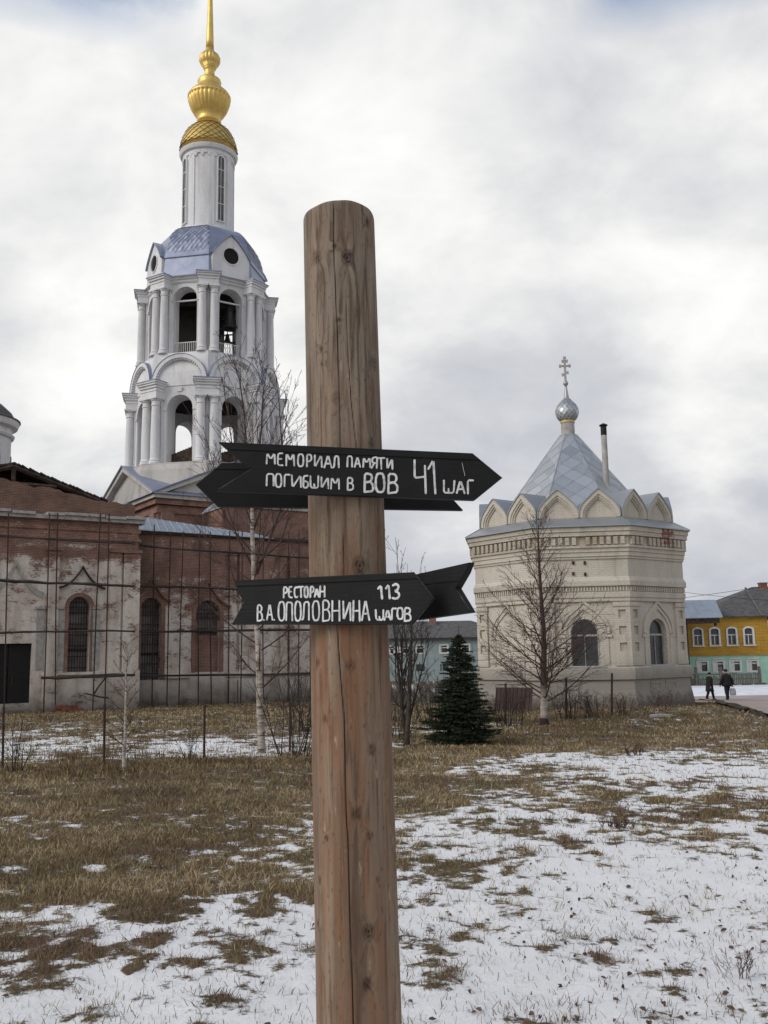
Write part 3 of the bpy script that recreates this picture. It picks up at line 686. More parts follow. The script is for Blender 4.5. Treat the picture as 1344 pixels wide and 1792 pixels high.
b, loc = board([(384,773),(828,793),(880,836),(832,875),(380,859),(440,821)], f1, 'upper front board pointing right', ((420,788),(845,806)), edge=(((440,821),(382,857)),))
it = rows(5.169, 450, 780, 'М,83,162,65,165;Е,185,232,68,178;М,262,333,70,182;О,368,418,78,188;Р,450,492,80,190;И,520,585,85,195;А,608,675,85,200;Л,685,738,95,200;П,815,860,95,192;А,880,932,98,195;М,960,1022,105,195;Я,1035,1085,105,205;Т,1085,1155,112,212;И,1175,1223,118,214;П,85,150,255,362;О,165,220,255,375;Г,245,295,262,368;И,315,395,268,378;Б,418,462,272,380;Ш,480,555,275,382;И,580,645,282,387;М,668,742,285,392;В,818,870,290,402', .0042)
lettering(b, loc, it); it = rows(5.169, 450, 780, 'В,972,1050,252,420;О,1070,1150,252,422;В,1185,1272,255,430', .0056)
lettering(b, loc, it); it = rows(6.72, 690, 780, '4,235,375,170,565;1,400,480,170,565', .0052) + rows(6.72, 690, 780, 'Ш,580,705,410,555;А,735,825,410,560;Г,862,928,405,565', .0048) + rows(6.72, 690, 780, '|,795,830,200,355', .0008)
lettering(b, loc, it)
screws(b, loc, ((560, 805), (655, 850), (572, 852)))
f3 = board_frame(617, 1050, R_(-12))
b, loc = board([(408,1016),(723,1001),(759,1047),(721,1093),(405,1093),(427,1053)], f3, 'lower front board pointing right', ((413,1027),(735,1013)), edge=(((723,1001),(759,1047)), ((759,1047),(724,1089))))
it = rows(6.109, 400, 990, 'Р,590,628,228,345;Е,645,680,225,340;С,705,742,228,340;Т,745,800,225,338;О,812,850,225,338;Р,875,912,222,338;А,920,968,235,335;Н,978,1028,218,335', .0044)
lettering(b, loc, it); it = rows(6.109, 400, 990, 'В,310,362,420,592;.,372,386,574,588;А,410,472,405,580;.,482,496,572,586;О,535,600,385,588;П,618,682,390,585;О,710,775,382,588;Л,785,862,385,582;О,900,970,378,588;В,1008,1085,370,595;Н,1108,1185,372,592;И,1228,1305,378,585', .0042)
it += rows(5.6, 600, 970, 'Н,103,165,455,655;А,185,262,445,648', .0042); lettering(b, loc, it); it = rows(5.6, 600, 970, '1,345,385,305,435;1,422,460,300,435;3,485,555,290,440', .0052); lettering(b, loc, it); it = rows(5.6, 600, 970, 'Ш,322,400,545,645;А,408,470,540,645;Г,480,525,530,640;О,533,588,525,635;В,605,668,525,655', .0044)
lettering(b, loc, it)
screws(b, loc, ((565, 1024), (676, 1080), (580, 1082)))
f2 = board_frame(607, 850, R_(12), False)
board([(343,847),(388,810),(812,806),(768,846),(811,893),(382,886)], f2, 'upper rear board pointing left', ((372,822),(800,822)))
f4 = board_frame(617, 1035, R_(-52), False)
board([(440,1052),(475,1035),(727,1005),(820,984),(813,1002),(797,1030),(822,1072),(730,1085),(490,1090)], f4, 'lower rear board turned towards the right, swallow tail showing', ((500,1050),(800,1018)), edge=(((799,1034),(820,1068)),))
# ---------------------------------------------------------------- bell tower
TD = 70.0
tax = at(361, 650, TD); TXY = Vector((tax.x, TD, 0)); TROT = R_(12.0)
tz0 = gzf(tax.x, TD)
tower = empty('bell_tower', (tax.x, TD, tz0), TROT, 'white two tiered octagonal bell tower with blue dome and gilded spire behind the brick church', 'bell tower')
def tz(py, rho=0., px=360):      # local height of a pixel row seen at the front corner (rho in front of the axis)
    return at(px, py, TD-rho*.985).z - tz0
OCT = 2*math.pi/8
def oct_lathe(mb, prof, mi=0): mb.lathe(prof, 8, 0., mi=mi)          # corner 0 faces the camera
FAC = [OCT*(k+.5) for k in range(8)]
DIA = MAT['blue_roof']
# brick cube with four white gables
a = 6.2; zg = at(262, 862, 61.4).z-tz0; zap = at(213, 819, 66.7).z-tz0
mb = MB(); mb.M = rotz(OCT/2)
mb.box(-a+.25, a-.25, -a+.25, a-.25, -.6, zg-.75)
mb.box(-a, a, -a, a, zg-.72, zg-.35); mb.box(-a+.15, a-.15, -a+.15, a-.15, zg-1.3, zg-1.0)
for k in range(4):
    mb.M = rotz(OCT/2+k*math.pi/2)
    for xx in (-a+.9, -2.4, 2.4, a-.9): mb.box(xx-.45, xx+.45, -a+.05, -a+.4, 0, zg-1.32)
mb.build('brick_base', MAT['brick'], tower)
mb = MB(); rf = MB()
for k in range(4):
    mb.M = rotz(OCT/2+k*math.pi/2); rf.M = mb.M
    mb.prism([(-a+.1, zg-.30), (a-.1, zg-.30), (0, zap-.12)], -a+.28, -a+.9)
    mb.box(-a-.15, a+.15, -a-.18, -a+.26, zg-.345, zg-.06)
    for sx in (-1, 1):
        pts = [(sx*(a+.2), zg-.05), (sx*(a-.35), zg-.05), (0, zap-.35), (0, zap+.02)]
        mb.prism(pts, -a-.16+.003*(sx > 0), -a+.27)
        rf.prism([(sx*(a+.35), zg-.02), (0, zap+.10+.002*k), (0, zap+.03), (sx*(a+.35), zg-.09)], -a-.26, -.4+.01*k)
        rf.tube([(sx*(a+.3), -a-.24, zg+.0), (0, -a-.24, zap+.1)], .05, 5)
mb.build('gable', MAT['pediment'], tower)
rf.build('gable_roof', DIA, tower)
# pale octagonal plinth between roofs and columns
zb = tz(808, 5.7)
mb = MB(); oct_lathe(mb, [(6.6, zg), (6.55, zg+.5), (6.4, zb-.5), (6.25, zb-.12), (6.25, zb)])
mb.build('plinth', MAT['pediment'], tower)
# lower tier
Z = dict(cap=tz(700, 5.7), cap1=tz(690, 5.7), ent=tz(673, 5.8), cor=tz(660, 6.1))
RW, RC = 5.35, 5.52; AW = RW*math.cos(OCT/2); hw = RW*math.sin(OCT/2)
zsp = tz(668, 5.1); zat = zsp+hw
ztop = tz(690, 5.05)
mb = MB()
for k, ph in enumerate(FAC):
    mb.M = facet(ph, AW)
    mb.wall(-hw, hw, zb, zsp, [(0, 1.9, zb+.01, ztop-.95, .95)], 0, 1.35+.003*k)
    pts = [(hw*math.cos(math.pi*i/20), zsp+.002+hw*math.sin(math.pi*i/20)) for i in range(21)]
    mb.prism(pts, .0, .5)
mb.build('lower_tier_wall', MAT['tower'], tower)
mb = MB()
for k, ph in enumerate(FAC):
    mb.M = facet(ph, AW)
    def arc(r): return [(r*math.cos(math.pi*i/24), zsp+r*math.sin(math.pi*i/24)) for i in range(25)]
    mb.ring(arc(hw+.02), arc(hw-.26), -.30, -.003); mb.ring(arc(hw-.27), arc(hw-.38), -.16, -.004)
    for i in range(1, 26):
        t = math.pi*i/26; c, s_ = math.cos(t)*(hw-.32), math.sin(t)*(hw-.32)
        mb.box(c-.05, c+.05, -.24, -.17, zsp+s_-.05, zsp+s_+.05)
    mb.ring(arc(1.25) if 0 else [(1.28*math.cos(math.pi*i/16), ztop-.95+1.28*math.sin(math.pi*i/16)) for i in range(17)], [(.97*math.cos(math.pi*i/16), ztop-.95+.97*math.sin(math.pi*i/16)) for i in range(17)], -.09, -.003)
    mb.box(-.16, .16, -.16, -.093, ztop+.25, ztop+.62); mb.box(-1.35, -.97, -.12, -.005, ztop-1.1, ztop-.96); mb.box(.97, 1.35, -.12, -.005, ztop-1.1, ztop-.96)
    mb.box(-1.3, -1.0, -.06, -.004, zb, ztop-1.1); mb.box(1.0, 1.3, -.06, -.004, zb, ztop-1.1)
mb.build('arch_moulding', MAT['tower'], tower)
mb = MB()
for k, ph in enumerate(FAC):       # blue metal hoods over the semicircular gables
    mb.M = facet(ph, AW)
    mb.ring([((hw+.06)*math.cos(math.pi*i/24), zsp+(hw+.06)*math.sin(math.pi*i/24)) for i in range(25)], [((hw+.03)*math.cos(math.pi*i/24), zsp+(hw+.03)*math.sin(math.pi*i/24)) for i in range(25)], -.34, 1.0+.003*k)
mb.build('arch_hood', DIA, tower)
def column(r, z0, z1, name, bm=None):
    mb = MB()
    mb.lathe([(r*1.35, z0), (r*1.35, z0+.12), (r*1.18, z0+.2), (r*1.25, z0+.28), (r*1.05, z0+.36), (r, z0+.5), (r*1.0, z0+(z1-z0)*.4), (r*.86, z1-.75), (r*.84, z1-.62), (r*.98, z1-.60), (r*.98, z1-.52), (r*.86, z1-.50), (r*.88, z1-.28), (r*1.15, z1-.2), (r*1.15, z1-.13)], 18)
    mb.box(-r*1.25, r*1.25, -r*1.25, r*1.25, z1-.13, z1)
    return mb.build(name, MAT['tower'], tower, auto=35)
def columns(r, z0, z1, RCc, off):
    base = None
    for k in range(8):
        for s_ in (-1, 1):
            M = rotz(OCT*k) @ Matrix.Translation((s_*off, -RCc, 0))
            if base is None: base = column(r, z0, z1, 'column'); base.matrix_local = M
            else: dup(base, tower, M)
columns(.34, zb+.004, Z['cap1'], RC, .46)
def corner_blocks(name, lv, mi_top=True):     # lv: (half width, depth out, z0, z1)
    first = None
    for k in range(8):
        M = rotz(OCT*k)
        if first is None:
            mb = MB()
            for hwid, inn, out, z0, z1, mi in lv: mb.box(-hwid, hwid, -out, -inn, z0, z1, mi)
            first = mb.build(name, [MAT['tower'], DIA], tower)
        else: dup(first, tower, M)
corner_blocks('entablature', [(.81, 4.9, 5.86, Z['cap1']+.003, Z['ent']-.25, 0), (.84, 4.9, 5.9, Z['ent']-.247, Z['ent']-.18, 0), (.79, 4.9, 5.84, Z['ent']-.178, Z['ent'], 0),
   (.86, 4.8, 5.94, Z['ent']+.003, Z['ent']+.18, 0), (.93, 4.8, 6.04, Z['ent']+.183, Z['ent']+.33, 0), (1.0, 4.8, 6.12, Z['ent']+.333, Z['cor'], 0), (1.03, 4.7, 6.16, Z['cor']+.003, Z['cor']+.06, 1)])
corner_blocks('pier', [(.74, 4.5, 5.24, zb+.002, Z['cap1'], 0)])
for k in (7, 0):
    mb = MB(); mb.M = facet(FAC[k], AW)
    for i in range(9): q = -.93+i*.207; mb.box(q, q+.2, .8, .86, zb+.02, zb+.95+.07*i)
    mb.box(-.94, .94, .865, .9, zb+.3, zb+.42); mb.build('arch_boarding', MAT['old_wood'], tower)
# skirt up to the bell tier
zu = tz(613, 5.15)
mb = MB(); oct_lathe(mb, [(5.42, zsp-.2), (5.44, zsp+.8), (5.3, zu-.45), (5.22, zu-.05), (5.22, zu)]); mb.build('skirt', MAT['tower'], tower)
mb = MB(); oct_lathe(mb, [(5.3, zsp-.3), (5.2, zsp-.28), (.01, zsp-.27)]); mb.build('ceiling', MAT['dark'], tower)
mb = MB(); oct_lathe(mb, [(5.2, zb-.1), (5.2, zb+.005), (.01, zb+.006)]); mb.build('floor_slab', MAT['old_wood'], tower)
# bell tier
U = dict(cap1=tz(496, 5.15), ent=tz(484, 5.2), cor=tz(472, 5.6))
RU_, RCu = 4.62, 4.84; AU = RU_*math.cos(OCT/2); hu = RU_*math.sin(OCT/2)
zut = tz(500, 4.45); zul = U['cor']-.25
mb = MB()
for k, ph in enumerate(FAC):
    mb.M = facet(ph, AU); mb.wall(-hu, hu, zu+.002, zul, [(0, 1.8, zu+.012, zut-.9, .9)], 0, 1.0+.003*k)
mb.build('bell_tier_wall', MAT['tower'], tower)
mb = MB()
for k, ph in enumerate(FAC):
    mb.M = facet(ph, AU)
    mb.ring([(1.16*math.cos(math.pi*i/16), zut-.9+1.16*math.sin(math.pi*i/16)) for i in range(17)], [(.91*math.cos(math.pi*i/16), zut-.9+.91*math.sin(math.pi*i/16)) for i in range(17)], -.07, -.003)
    mb.box(-1.3, -.91, -.1, -.004, zut-1.06, zut-.92); mb.box(.91, 1.3, -.1, -.004, zut-1.06, zut-.92)
    mb.box(-.9, .9, .3, .42, zut-.97, zut-.87, 0)
mb.build('arch_moulding', MAT['tower'], tower)
columns(.31, zu+.004, U['cap1'], RCu, .42)
corner_blocks('pier', [(.66, 3.9, 4.55, zu+.003, U['cap1'], 0)])
corner_blocks('entablature', [(.72, 4.1, 5.17, U['cap1']+.003, U['ent']-.1, 0), (.75, 4.1, 5.22, U['ent']-.097, U['ent']+.1, 0), (.81, 4.1, 5.32, U['ent']+.103, U['ent']+.26, 0), (.88, 4.1, 5.42, U['ent']+.263, U['cor']-.003, 0), (.92, 4.0, 5.47, U['cor'], U['cor']+.07, 1)])
mb = MB(); oct_lathe(mb, [(4.67, U['ent']-.1), (4.77, U['ent']), (4.77, U['ent']+.15), (4.9, U['ent']+.17), (4.92, U['ent']+.3), (5.06, U['ent']+.32), (5.08, U['cor']-.04), (4.0, U['cor']-.04)])
mb.build('cornice', MAT['tower'], tower)
mb = MB(); oct_lathe(mb, [(5.12, U['cor']-.03), (5.12, U['cor']+.02), (4.6, U['cor']+.12), (3.9, U['cor']+.13)]); mb.build('cornice_flashing', DIA, tower)
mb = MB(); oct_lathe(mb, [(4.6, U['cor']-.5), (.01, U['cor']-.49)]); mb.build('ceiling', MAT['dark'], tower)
mb = MB(); oct_lathe(mb, [(4.6, zu-.1), (4.6, zu+.008), (.01, zu+.009)]); mb.build('floor_slab', MAT['tower'], tower)
mb = MB()
for k in (7, 0):      # old timber bell beams, and a near-black box behind the left front arch
    mb.M = facet(FAC[k], AU)
mb.M = None
for yy in (-1.6, 0.4, 1.9): mb.box(-3.9, 3.9, yy-.12, yy+.12, zut-.55, zut-.25)
mb.box(-.12, .12, -3.9, 3.9, zut-.24, zut+.02); mb.M = facet(FAC[0], AU); mb.box(-1.6, 1.6, 2.0, 2.12, zu+1.75, zu+1.9)
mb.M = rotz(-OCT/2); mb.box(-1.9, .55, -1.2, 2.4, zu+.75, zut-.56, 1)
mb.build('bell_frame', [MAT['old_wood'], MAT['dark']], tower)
first = None
for k in range(8):
    if first is None:
        mb = MB(); mb.box(-.9, .9, .16, .20, zu+.95, zu+1.0); mb.box(-.9, .9, .16, .20, zu+.1, zu+.14)
        for i in range(13): mb.box(-.885+i*.145, -.855+i*.145, .165, .195, zu+.142, zu+.948)
        first = mb.build('railing', MAT['white_paint'], tower); first.matrix_local = facet(FAC[0], AU)
    else: dup(first, tower, facet(FAC[k], AU))
# blue dome
zd = U['cor']+.1
dr = [(4.62, zd), (4.62, zd+.15), (4.42, zd+1.55), (4.50, zd+1.62), (4.50, zd+1.7)]
dome = [(4.36, zd+1.7)] + [(lambda t: (2.1+(4.36-2.1)*math.cos(t)**.93, zd+1.7+math.sin(t)*(tz(398, 2.1)-zd-1.7)))(R_(10*i)) for i in range(1, 10)]
mb = MB(); oct_lathe(mb, dr+dome[1:]); mb.build('dome', DIA, tower)
def surf_at(prof, t):
    t = max(0, min(len(prof)-1.001, t)); i = int(t); f = t-i; return (prof[i][0]+(prof[i+1][0]-prof[i][0])*f, prof[i][1]+(prof[i+1][1]-prof[i][1])*f)
def shingles(mb, prof, rows_, n, lift, a0=0., a1=2*math.pi, octo=False, rr=None, w=1.0, facets=None):
    for j in range(rows_*2-1):
        t0, t1, t2 = [(len(prof)-1)*(j+q)/(2*rows_) for q in (0, 1, 2)]
        for k in range(n):
            ac = a0+(a1-a0)*(k+.5*(j % 2)+.25)/n; da = (a1-a0)/n*.5*w
            if facets and int((ac % (2*math.pi))/OCT) not in facets: continue
            P = []
            for aa, tt, lf in ((ac, t0, lift*1.3), (ac+da, t1, lift*.8), (ac, t2, lift*.45), (ac-da, t1, lift*.8)):
                r_, z_ = surf_at(prof, tt)
                if octo: r_ = r_*math.cos(OCT/2)/math.cos(((aa) % OCT)-OCT/2)
                r_ += lf; P.append((r_*math.sin(aa), -r_*math.cos(aa), z_+lf*.2))
            mb.add(P+[tuple(x*.0+y for x, y in zip(P[0], ((P[0][0]+P[2][0])/2, (P[0][1]+P[2][1])/2, (P[0][2]+P[2][2])/2)))], [(0, 1, 2, 3)], tint=(rr or random).random())
mb = MB(); shingles(mb, dome, 9, 72, .06, octo=True, facets=(1, 3, 5, 7)); mb.build('dome_shingles', MAT['blue_shingle'], tower, tint=True)
first = None
for k in range(4):
    M = facet(OCT/2+k*math.pi/2, 4.30)
    if first is None:
        z0, z1, z2 = zd-.05, zd+1.65, zd+3.35
        out = [(-1.5, z0), (1.5, z0), (1.5, z1), (1.15, z1+.55), (.55, z2-.45), (0, z2), (-.55, z2-.45), (-1.15, z1+.55), (-1.5, z1)]
        mb = MB(); zc = z1+.1; n_ = 9
        hole = [(.62*math.sin(2*math.pi*i/36), zc-.62*math.cos(2*math.pi*i/36)) for i in range(36)]
        # front plate with a round hole: fan between the hole and the outline
        def edge_pt(aa):
            dx, dz = math.sin(aa), -math.cos(aa); best = None
            for p, q in zip(out, out[1:]+out[:1]):
                ex, ez = q[0]-p[0], q[1]-p[1]; det = dx*(-ez)+ex*dz
                if abs(det) < 1e-9: continue
                wx, wz = p[0], p[1]-zc; t = (wx*(-ez)+ex*wz)/det; u = (dx*wz-dz*wx)/det
                if t > 0 and -.001 <= u <= 1.001 and (best is None or t < best): best = t
            return (dx*best, zc+dz*best)
        oe = [edge_pt(2*math.pi*i/36) for i in range(36)]
        mb.ring(oe, hole, 0, .5, closed=True)
        mb.ring([(p[0]*1.14, zc+(p[1]-zc)*1.14) for p in hole], [(p[0]*1.0, zc+(p[1]-zc)*1.0) for p in hole], -.06, -.002, closed=True)
        mb.box(-1.2, 1.2, -.05, -.003, z0+.15, z0+.6)
        first = mb.build('dormer', MAT['tower'], tower); first.matrix_local = M
        mb = MB(); mb.ring([(p[0]*1.06, p[1]+.10) for p in out[2:]], [(p[0]*1.01, p[1]+.02) for p in out[2:]], -.14, 3.2)
        r1 = mb.build('dormer_roof', DIA, tower); r1.matrix_local = M
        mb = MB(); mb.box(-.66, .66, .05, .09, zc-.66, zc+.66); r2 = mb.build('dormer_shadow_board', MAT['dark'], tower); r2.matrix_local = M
    else: dup(first, tower, M); dup(r1, tower, M); dup(r2, tower, M)
# drum
z0, z1 = tz(398, 2.1), tz(283)
mb = MB(); mb.lathe([(2.2, z0-.1), (2.2, z0+.12), (2.06, z0+.14), (2.06, z0+.3), (1.96, z0+.32), (1.96, z1-.2), (2.02, z1-.19), (2.02, z1+.05), (2.18, z1+.1), (2.28, z1+.3), (2.30, z1+.42), (1.5, z1+.45)], 64)
for k in range(24):
    aa = 2*math.pi*k/24; mb.M = rotz(aa); mb.box(-.07, .07, -2.06, -1.94, z1-.55, z1-.22)
    mb.M = facet(aa+math.pi/24, 1.97)
    mb.ring([(.26*math.cos(math.pi*i/8), z1-.45+.26*math.sin(math.pi*i/8)) for i in range(9)], [(.17*math.cos(math.pi*i/8), z1-.45+.17*math.sin(math.pi*i/8)) for i in range(9)], -.07, .05)
for k in range(8):
    mb.M = rotz(R_(28)+OCT*(k+.5)); mb.box(-.22, .22, -2.02, -1.9, z0+.33, z1-.2)
mb.build('drum', MAT['tower'], tower, auto=30)
for k in range(4):
    M = facet(R_(27)+k*math.pi/2, 2.0)
    mb = MB(); zs_ = z1-.72; zb_ = z0+.75
    pts = [(.25*math.cos(math.pi*i/10), zs_+.25*math.sin(math.pi*i/10)) for i in range(11)]
    mb.prism(pts+[(-.25, zb_), (.25, zb_)], -.015, .2, 0)
    po = [(.34, zb_-.08)]+[(.34*math.cos(math.pi*i/10), zs_+.34*math.sin(math.pi*i/10)) for i in range(11)]+[(-.34, zb_-.08)]
    pi_ = [(.25, zb_)]+[(.25*math.cos(math.pi*i/10), zs_+.25*math.sin(math.pi*i/10)) for i in range(11)]+[(-.25, zb_)]
    mb.ring(po, pi_, -.09, .1, 1, closed=True)
    for i in range(1, 4): zz_ = zb_+(zs_-zb_)*i/3.6; mb.box(-.25, .25, -.04, -.014, zz_-.03, zz_+.03, 1)
    mb.box(-.02, .02, -.035, -.014, zb_, zs_+.2, 1)
    w_ = mb.build('window', [MAT['skyglass'] if 'skyglass' in MAT else MAT['glass'], MAT['tower']], tower); w_.matrix_local = M
# gilded top
def gp(lst): return [(h*(70*.989+.148*(tz(y)))/FPX, tz(y)) for h, y in lst]
cap = gp([(48, 268), (47.5, 264), (46, 256), (42.5, 246), (37, 236), (30, 229), (22, 224), (17, 222)])
mb = MB(); mb.lathe(cap, 48); mb.build('gilded_cap', MAT['gold'], tower, smooth=True)
mb = MB(); shingles(mb, cap, 6, 22, .10); mb.build('gilded_shingles', MAT['gold'], tower)
urn = gp([(17,223),(16.5,219),(20,217),(21,213),(20,210),(19.5,208),(25,202),(31,192),(34.5,182),(35.5,177),(35,175.5),(37,174),(37,171),(34,166.5),(27,160),(21,153.5),(19.5,149),(20.5,145),(19.5,142),(12,139),(9.5,134),(8.3,127),(9.5,122.5),(11,121)])
fl = [0]*5+[0,.02,.03,.035,.035,.03,.0]+[0]*12
mb = MB(); mb.lathe(urn, 144, flute=(30, fl[:len(urn)])); mb.build('gilded_urn', MAT['gold'], tower, smooth=True)
ball = gp([(11,121),(12,118.5),(10.5,118),(15.5,113),(17.8,107),(17.5,102),(14.5,97),(10,93),(8,90),(7,86)])
mb = MB(); mb.lathe(ball, 96, flute=(18, [0,0,0,.03,.05,.05,.04,.02,0,0])); mb.build('gilded_ball', MAT['gold'], tower, smooth=True)
mb = MB(); mb.lathe(gp([(7,87),(6.4,70),(4.6,20),(1.6,-70),(1.2,-78)]), 24); sp_ = mb.build('gilded_spire', MAT['gold'], tower, smooth=True)
mb = MB(); zc = tz(-78); mb.lathe([(.02, zc-.1), (.2, zc+.1), (.2, zc+.3), (.02, zc+.5)], 16); mb.box(-.05, .05, -.05, .05, zc+.4, zc+2.6); mb.box(-.6, .6, -.045, .045, zc+1.7, zc+1.8); mb.box(-.28, .28, -.045, .045, zc+2.1, zc+2.19)
mb.build('spire_cross', MAT['gold'], sp_)
# bells
def bell(X, Y, zt, h, rad_, label):
    o = empty('bell', (X, Y, zt), 0, label, 'bell', 'bells hanging in the white tower')
    mb = MB(); mb.lathe([(.02, 0), (rad_*.42, -.02*h), (rad_*.5, -.1*h), (rad_*.55, -.35*h), (rad_*.66, -.65*h), (rad_*.86, -.9*h), (rad_, -h), (rad_*.93, -h), (rad_*.6, -.7*h), (.03, -.2*h)], 28, caps=False); mb.build('body', MAT['bronze'], o, smooth=True)
    mb = MB(); mb.tube([(0, 0, -.15*h), (0, 0, -h*.95)], .04*rad_+.015, 6); mb.lathe([(.01, -h*1.1), (.1*rad_+.02, -h*1.02), (.01, -h*.93)], 10); mb.build('clapper', MAT['rust'], o)
    mb = MB(); mb.box(-.12*rad_, .12*rad_, -.06*rad_, .06*rad_, -.02, .32*h); mb.build('hanger', MAT['rust'], o)
p = at(402, 537, 67.6); bell(p.x, 67.6, p.z, 1.75, .62, 'big dark bell hanging in the right front arch of the white tower')
p = at(398, 585, 70.5); bell(p.x, 70.5, p.z, .62, .28, 'small bell under the beam, right one of the two below the big bell')
p = at(386, 586, 70.5); bell(p.x, 70.5, p.z, .55, .25, 'small bell under the beam, beside the left edge of the right front arch')
p = at(262, 545, 69.2); bell(p.x, 69.2, p.z, .85, .33, 'small bell in the narrow side arch at the left of the white tower')

# ---------------------------------------------------------------- brick church
P0 = gnd(236, 1247); P0 = at(236, 1247, 50); P0.z = gzf(P0.x, 50)
CR = R_(32)
church = empty('brick_church', P0, CR, 'derelict brick church with flaking whitewash, barred arched windows and a ruined roof at the left', 'church')
CM = Matrix.Translation(P0) @ rotz(CR); CMI = CM.inverted()
def cl_(px, py, yl=0.):
    o = CM @ Vector((0, yl, 0)); n = rotz(CR) @ Vector((0, -1, 0)); return CMI @ hit(px, py, o, n)
def cx(px, yl=0., py=1100): return cl_(px, py, yl).x
def cz(px, py, yl=0.): return cl_(px, py, yl).z
ztp = cz(120, 911)          # top of the wall under the cornice
def arch_pts(xc, w, zs, n=14): return [(xc+w/2*math.cos(math.pi*i/n), zs+w/2*math.sin(math.pi*i/n)) for i in range(n+1)]
def church_window(px0, px1, pyt, pyb, yl, recess=.45, barred=True, name='window', glassmat='glass', lintel=None):
    x0, x1 = cx(px0, yl, (pyt+pyb)/2), cx(px1, yl, (pyt+pyb)/2); xm = (x0+x1)/2; w = x1-x0
    zt = cz((px0+px1)/2, pyt, yl); zb = cz((px0+px1)/2, pyb, yl)
    return xm, w, zb, zt-w/2
def fit_window(xm, w, zb, zs, yl, recess, parent, boarded=False):
    mb = MB(); pts = arch_pts(xm, w+.06, zs)+[(xm-w/2-.03, zb-.02), (xm+w/2+.03, zb-.02)]
    mb.prism(pts, yl+recess+.12, yl+recess+.2)
    o = mb.build('window', MAT['milky_glass'] if not boarded else MAT['brick'], parent)
    mb = MB(); n = 7
    for i in range(n+1):
        x = xm-w/2+w*(i+.5)/(n+1); dz = math.sqrt(max(0, (w/2)**2-(x-xm)**2)); mb.tube([(x, yl+recess, zb), (x, yl+recess, zs+dz)], .02, 5)
    k = 0; zz = zb+.35
    while zz < zs+w*.4:
        hx = w/2 if zz < zs else math.sqrt(max(.01, (w/2)**2-(zz-zs)**2)); mb.box(xm-hx, xm+hx, yl+recess-.03, yl+recess+.03, zz-.018, zz+.018); zz += .55; k += 1
    for zz, t in ((zb+(zs-zb)*.36, .07), (zb+(zs-zb)*.68, .05)): mb.box(xm-w/2, xm+w/2, yl+recess+.04, yl+recess+.11, zz-t, zz+t)
    zz = zs-.1
    for i in range(n):      # scrolls of the old grating
        x = xm-w/2+w*(i+1)/(n+1); mb.ring([(x+.10*math.cos(a_), zz+.16*math.sin(a_)) for a_ in [2*math.pi*q/8 for q in range(8)]], [(x+.075*math.cos(a_), zz+.13*math.sin(a_)) for a_ in [2*math.pi*q/8 for q in range(8)]], yl+recess-.02, yl+recess+.02, closed=True)
    mb.build('grating', MAT['rust'], o); return o
def brick_rim(mb, xm, w, zb, zs, yl, t=.16, pr=.03):
    po = [(xm+w/2+t, zb)]+[(xm+(w/2+t)*math.cos(math.pi*i/16), zs+(w/2+t)*math.sin(math.pi*i/16)) for i in range(17)]+[(xm-w/2-t, zb)]
    pi_ = [(xm+w/2+.004, zb)]+[(xm+(w/2+.004)*math.cos(math.pi*i/16), zs+(w/2+.004)*math.sin(math.pi*i/16)) for i in range(17)]+[(xm-w/2-.004, zb)]
    mb.ring(po, pi_, yl-pr, yl-.003)
def ogee(xm, hw_, z0, z1, n=10):
    pts = []
    for i in range(2*n+1):
        t = -1+i/n; s_ = 1-abs(t)
        zz = z0+(z1-z0)*(.25*s_+.75*s_**2.3); pts.append((xm+hw_*t, zz))
    return pts
W1 = church_window(119, 157, 1044, 1180, 0)
dx0, dx1 = cx(-26, 0, 1180), cx(54, 0, 1180); dzt = cz(40, 1126); XL = -24.
mb = MB()
Wl = [(-13.2-.0, W1[1], W1[2], W1[3], W1[1]/2)]
mb.wall(XL, 0, -.5, ztp, [((dx0+dx1)/2, dx1-dx0, -.3, dzt, 0), (W1[0], W1[1], W1[2], W1[3], W1[1]/2), (-12.6, W1[1], W1[2], W1[3], W1[1]/2), (-16.8, W1[1], W1[2], W1[3], W1[1]/2)], 0, .8, back=False)
mb.box(-.8, 0, .803, 9, -.5, ztp-.003)           # return wall towards the nave
mb.box(XL, -.803, .802, 1.0, 2, ztp-.1, 0)
mb.build('wall', MAT['church'], church)
mb = MB(); mb.box(XL+.2, -.9, 1.02, 8.8, -.3, ztp-.2); mb.build('dark_inside', MAT['dark'], church)
for xm in (W1[0], -12.6, -16.8): fit_window(xm, W1[1], W1[2], W1[3], 0, .42, church)
mb = MB(); mb.box(dx0, (dx0+dx1)/2-.02, .22, .3, -.25, dzt); mb.box((dx0+dx1)/2+.02, dx1, .22, .3, -.25, dzt)
for xx in (dx0+.1, (dx0+dx1)/2+.12):
    for zz in (.25, dzt*.5, dzt-.25): mb.box(xx, xx+(dx1-dx0)/2-.25, .195, .218, zz-.05, zz+.05)
d_ = mb.build('door', MAT['iron'], church)
mb = MB(); mb.tube([((dx0+dx1)/2+.2, .17, dzt*.42), ((dx0+dx1)/2+.2, .14, dzt*.5), ((dx0+dx1)/2+.2, .17, dzt*.56)], .025, 6); mb.build('handle', MAT['rust'], d_)
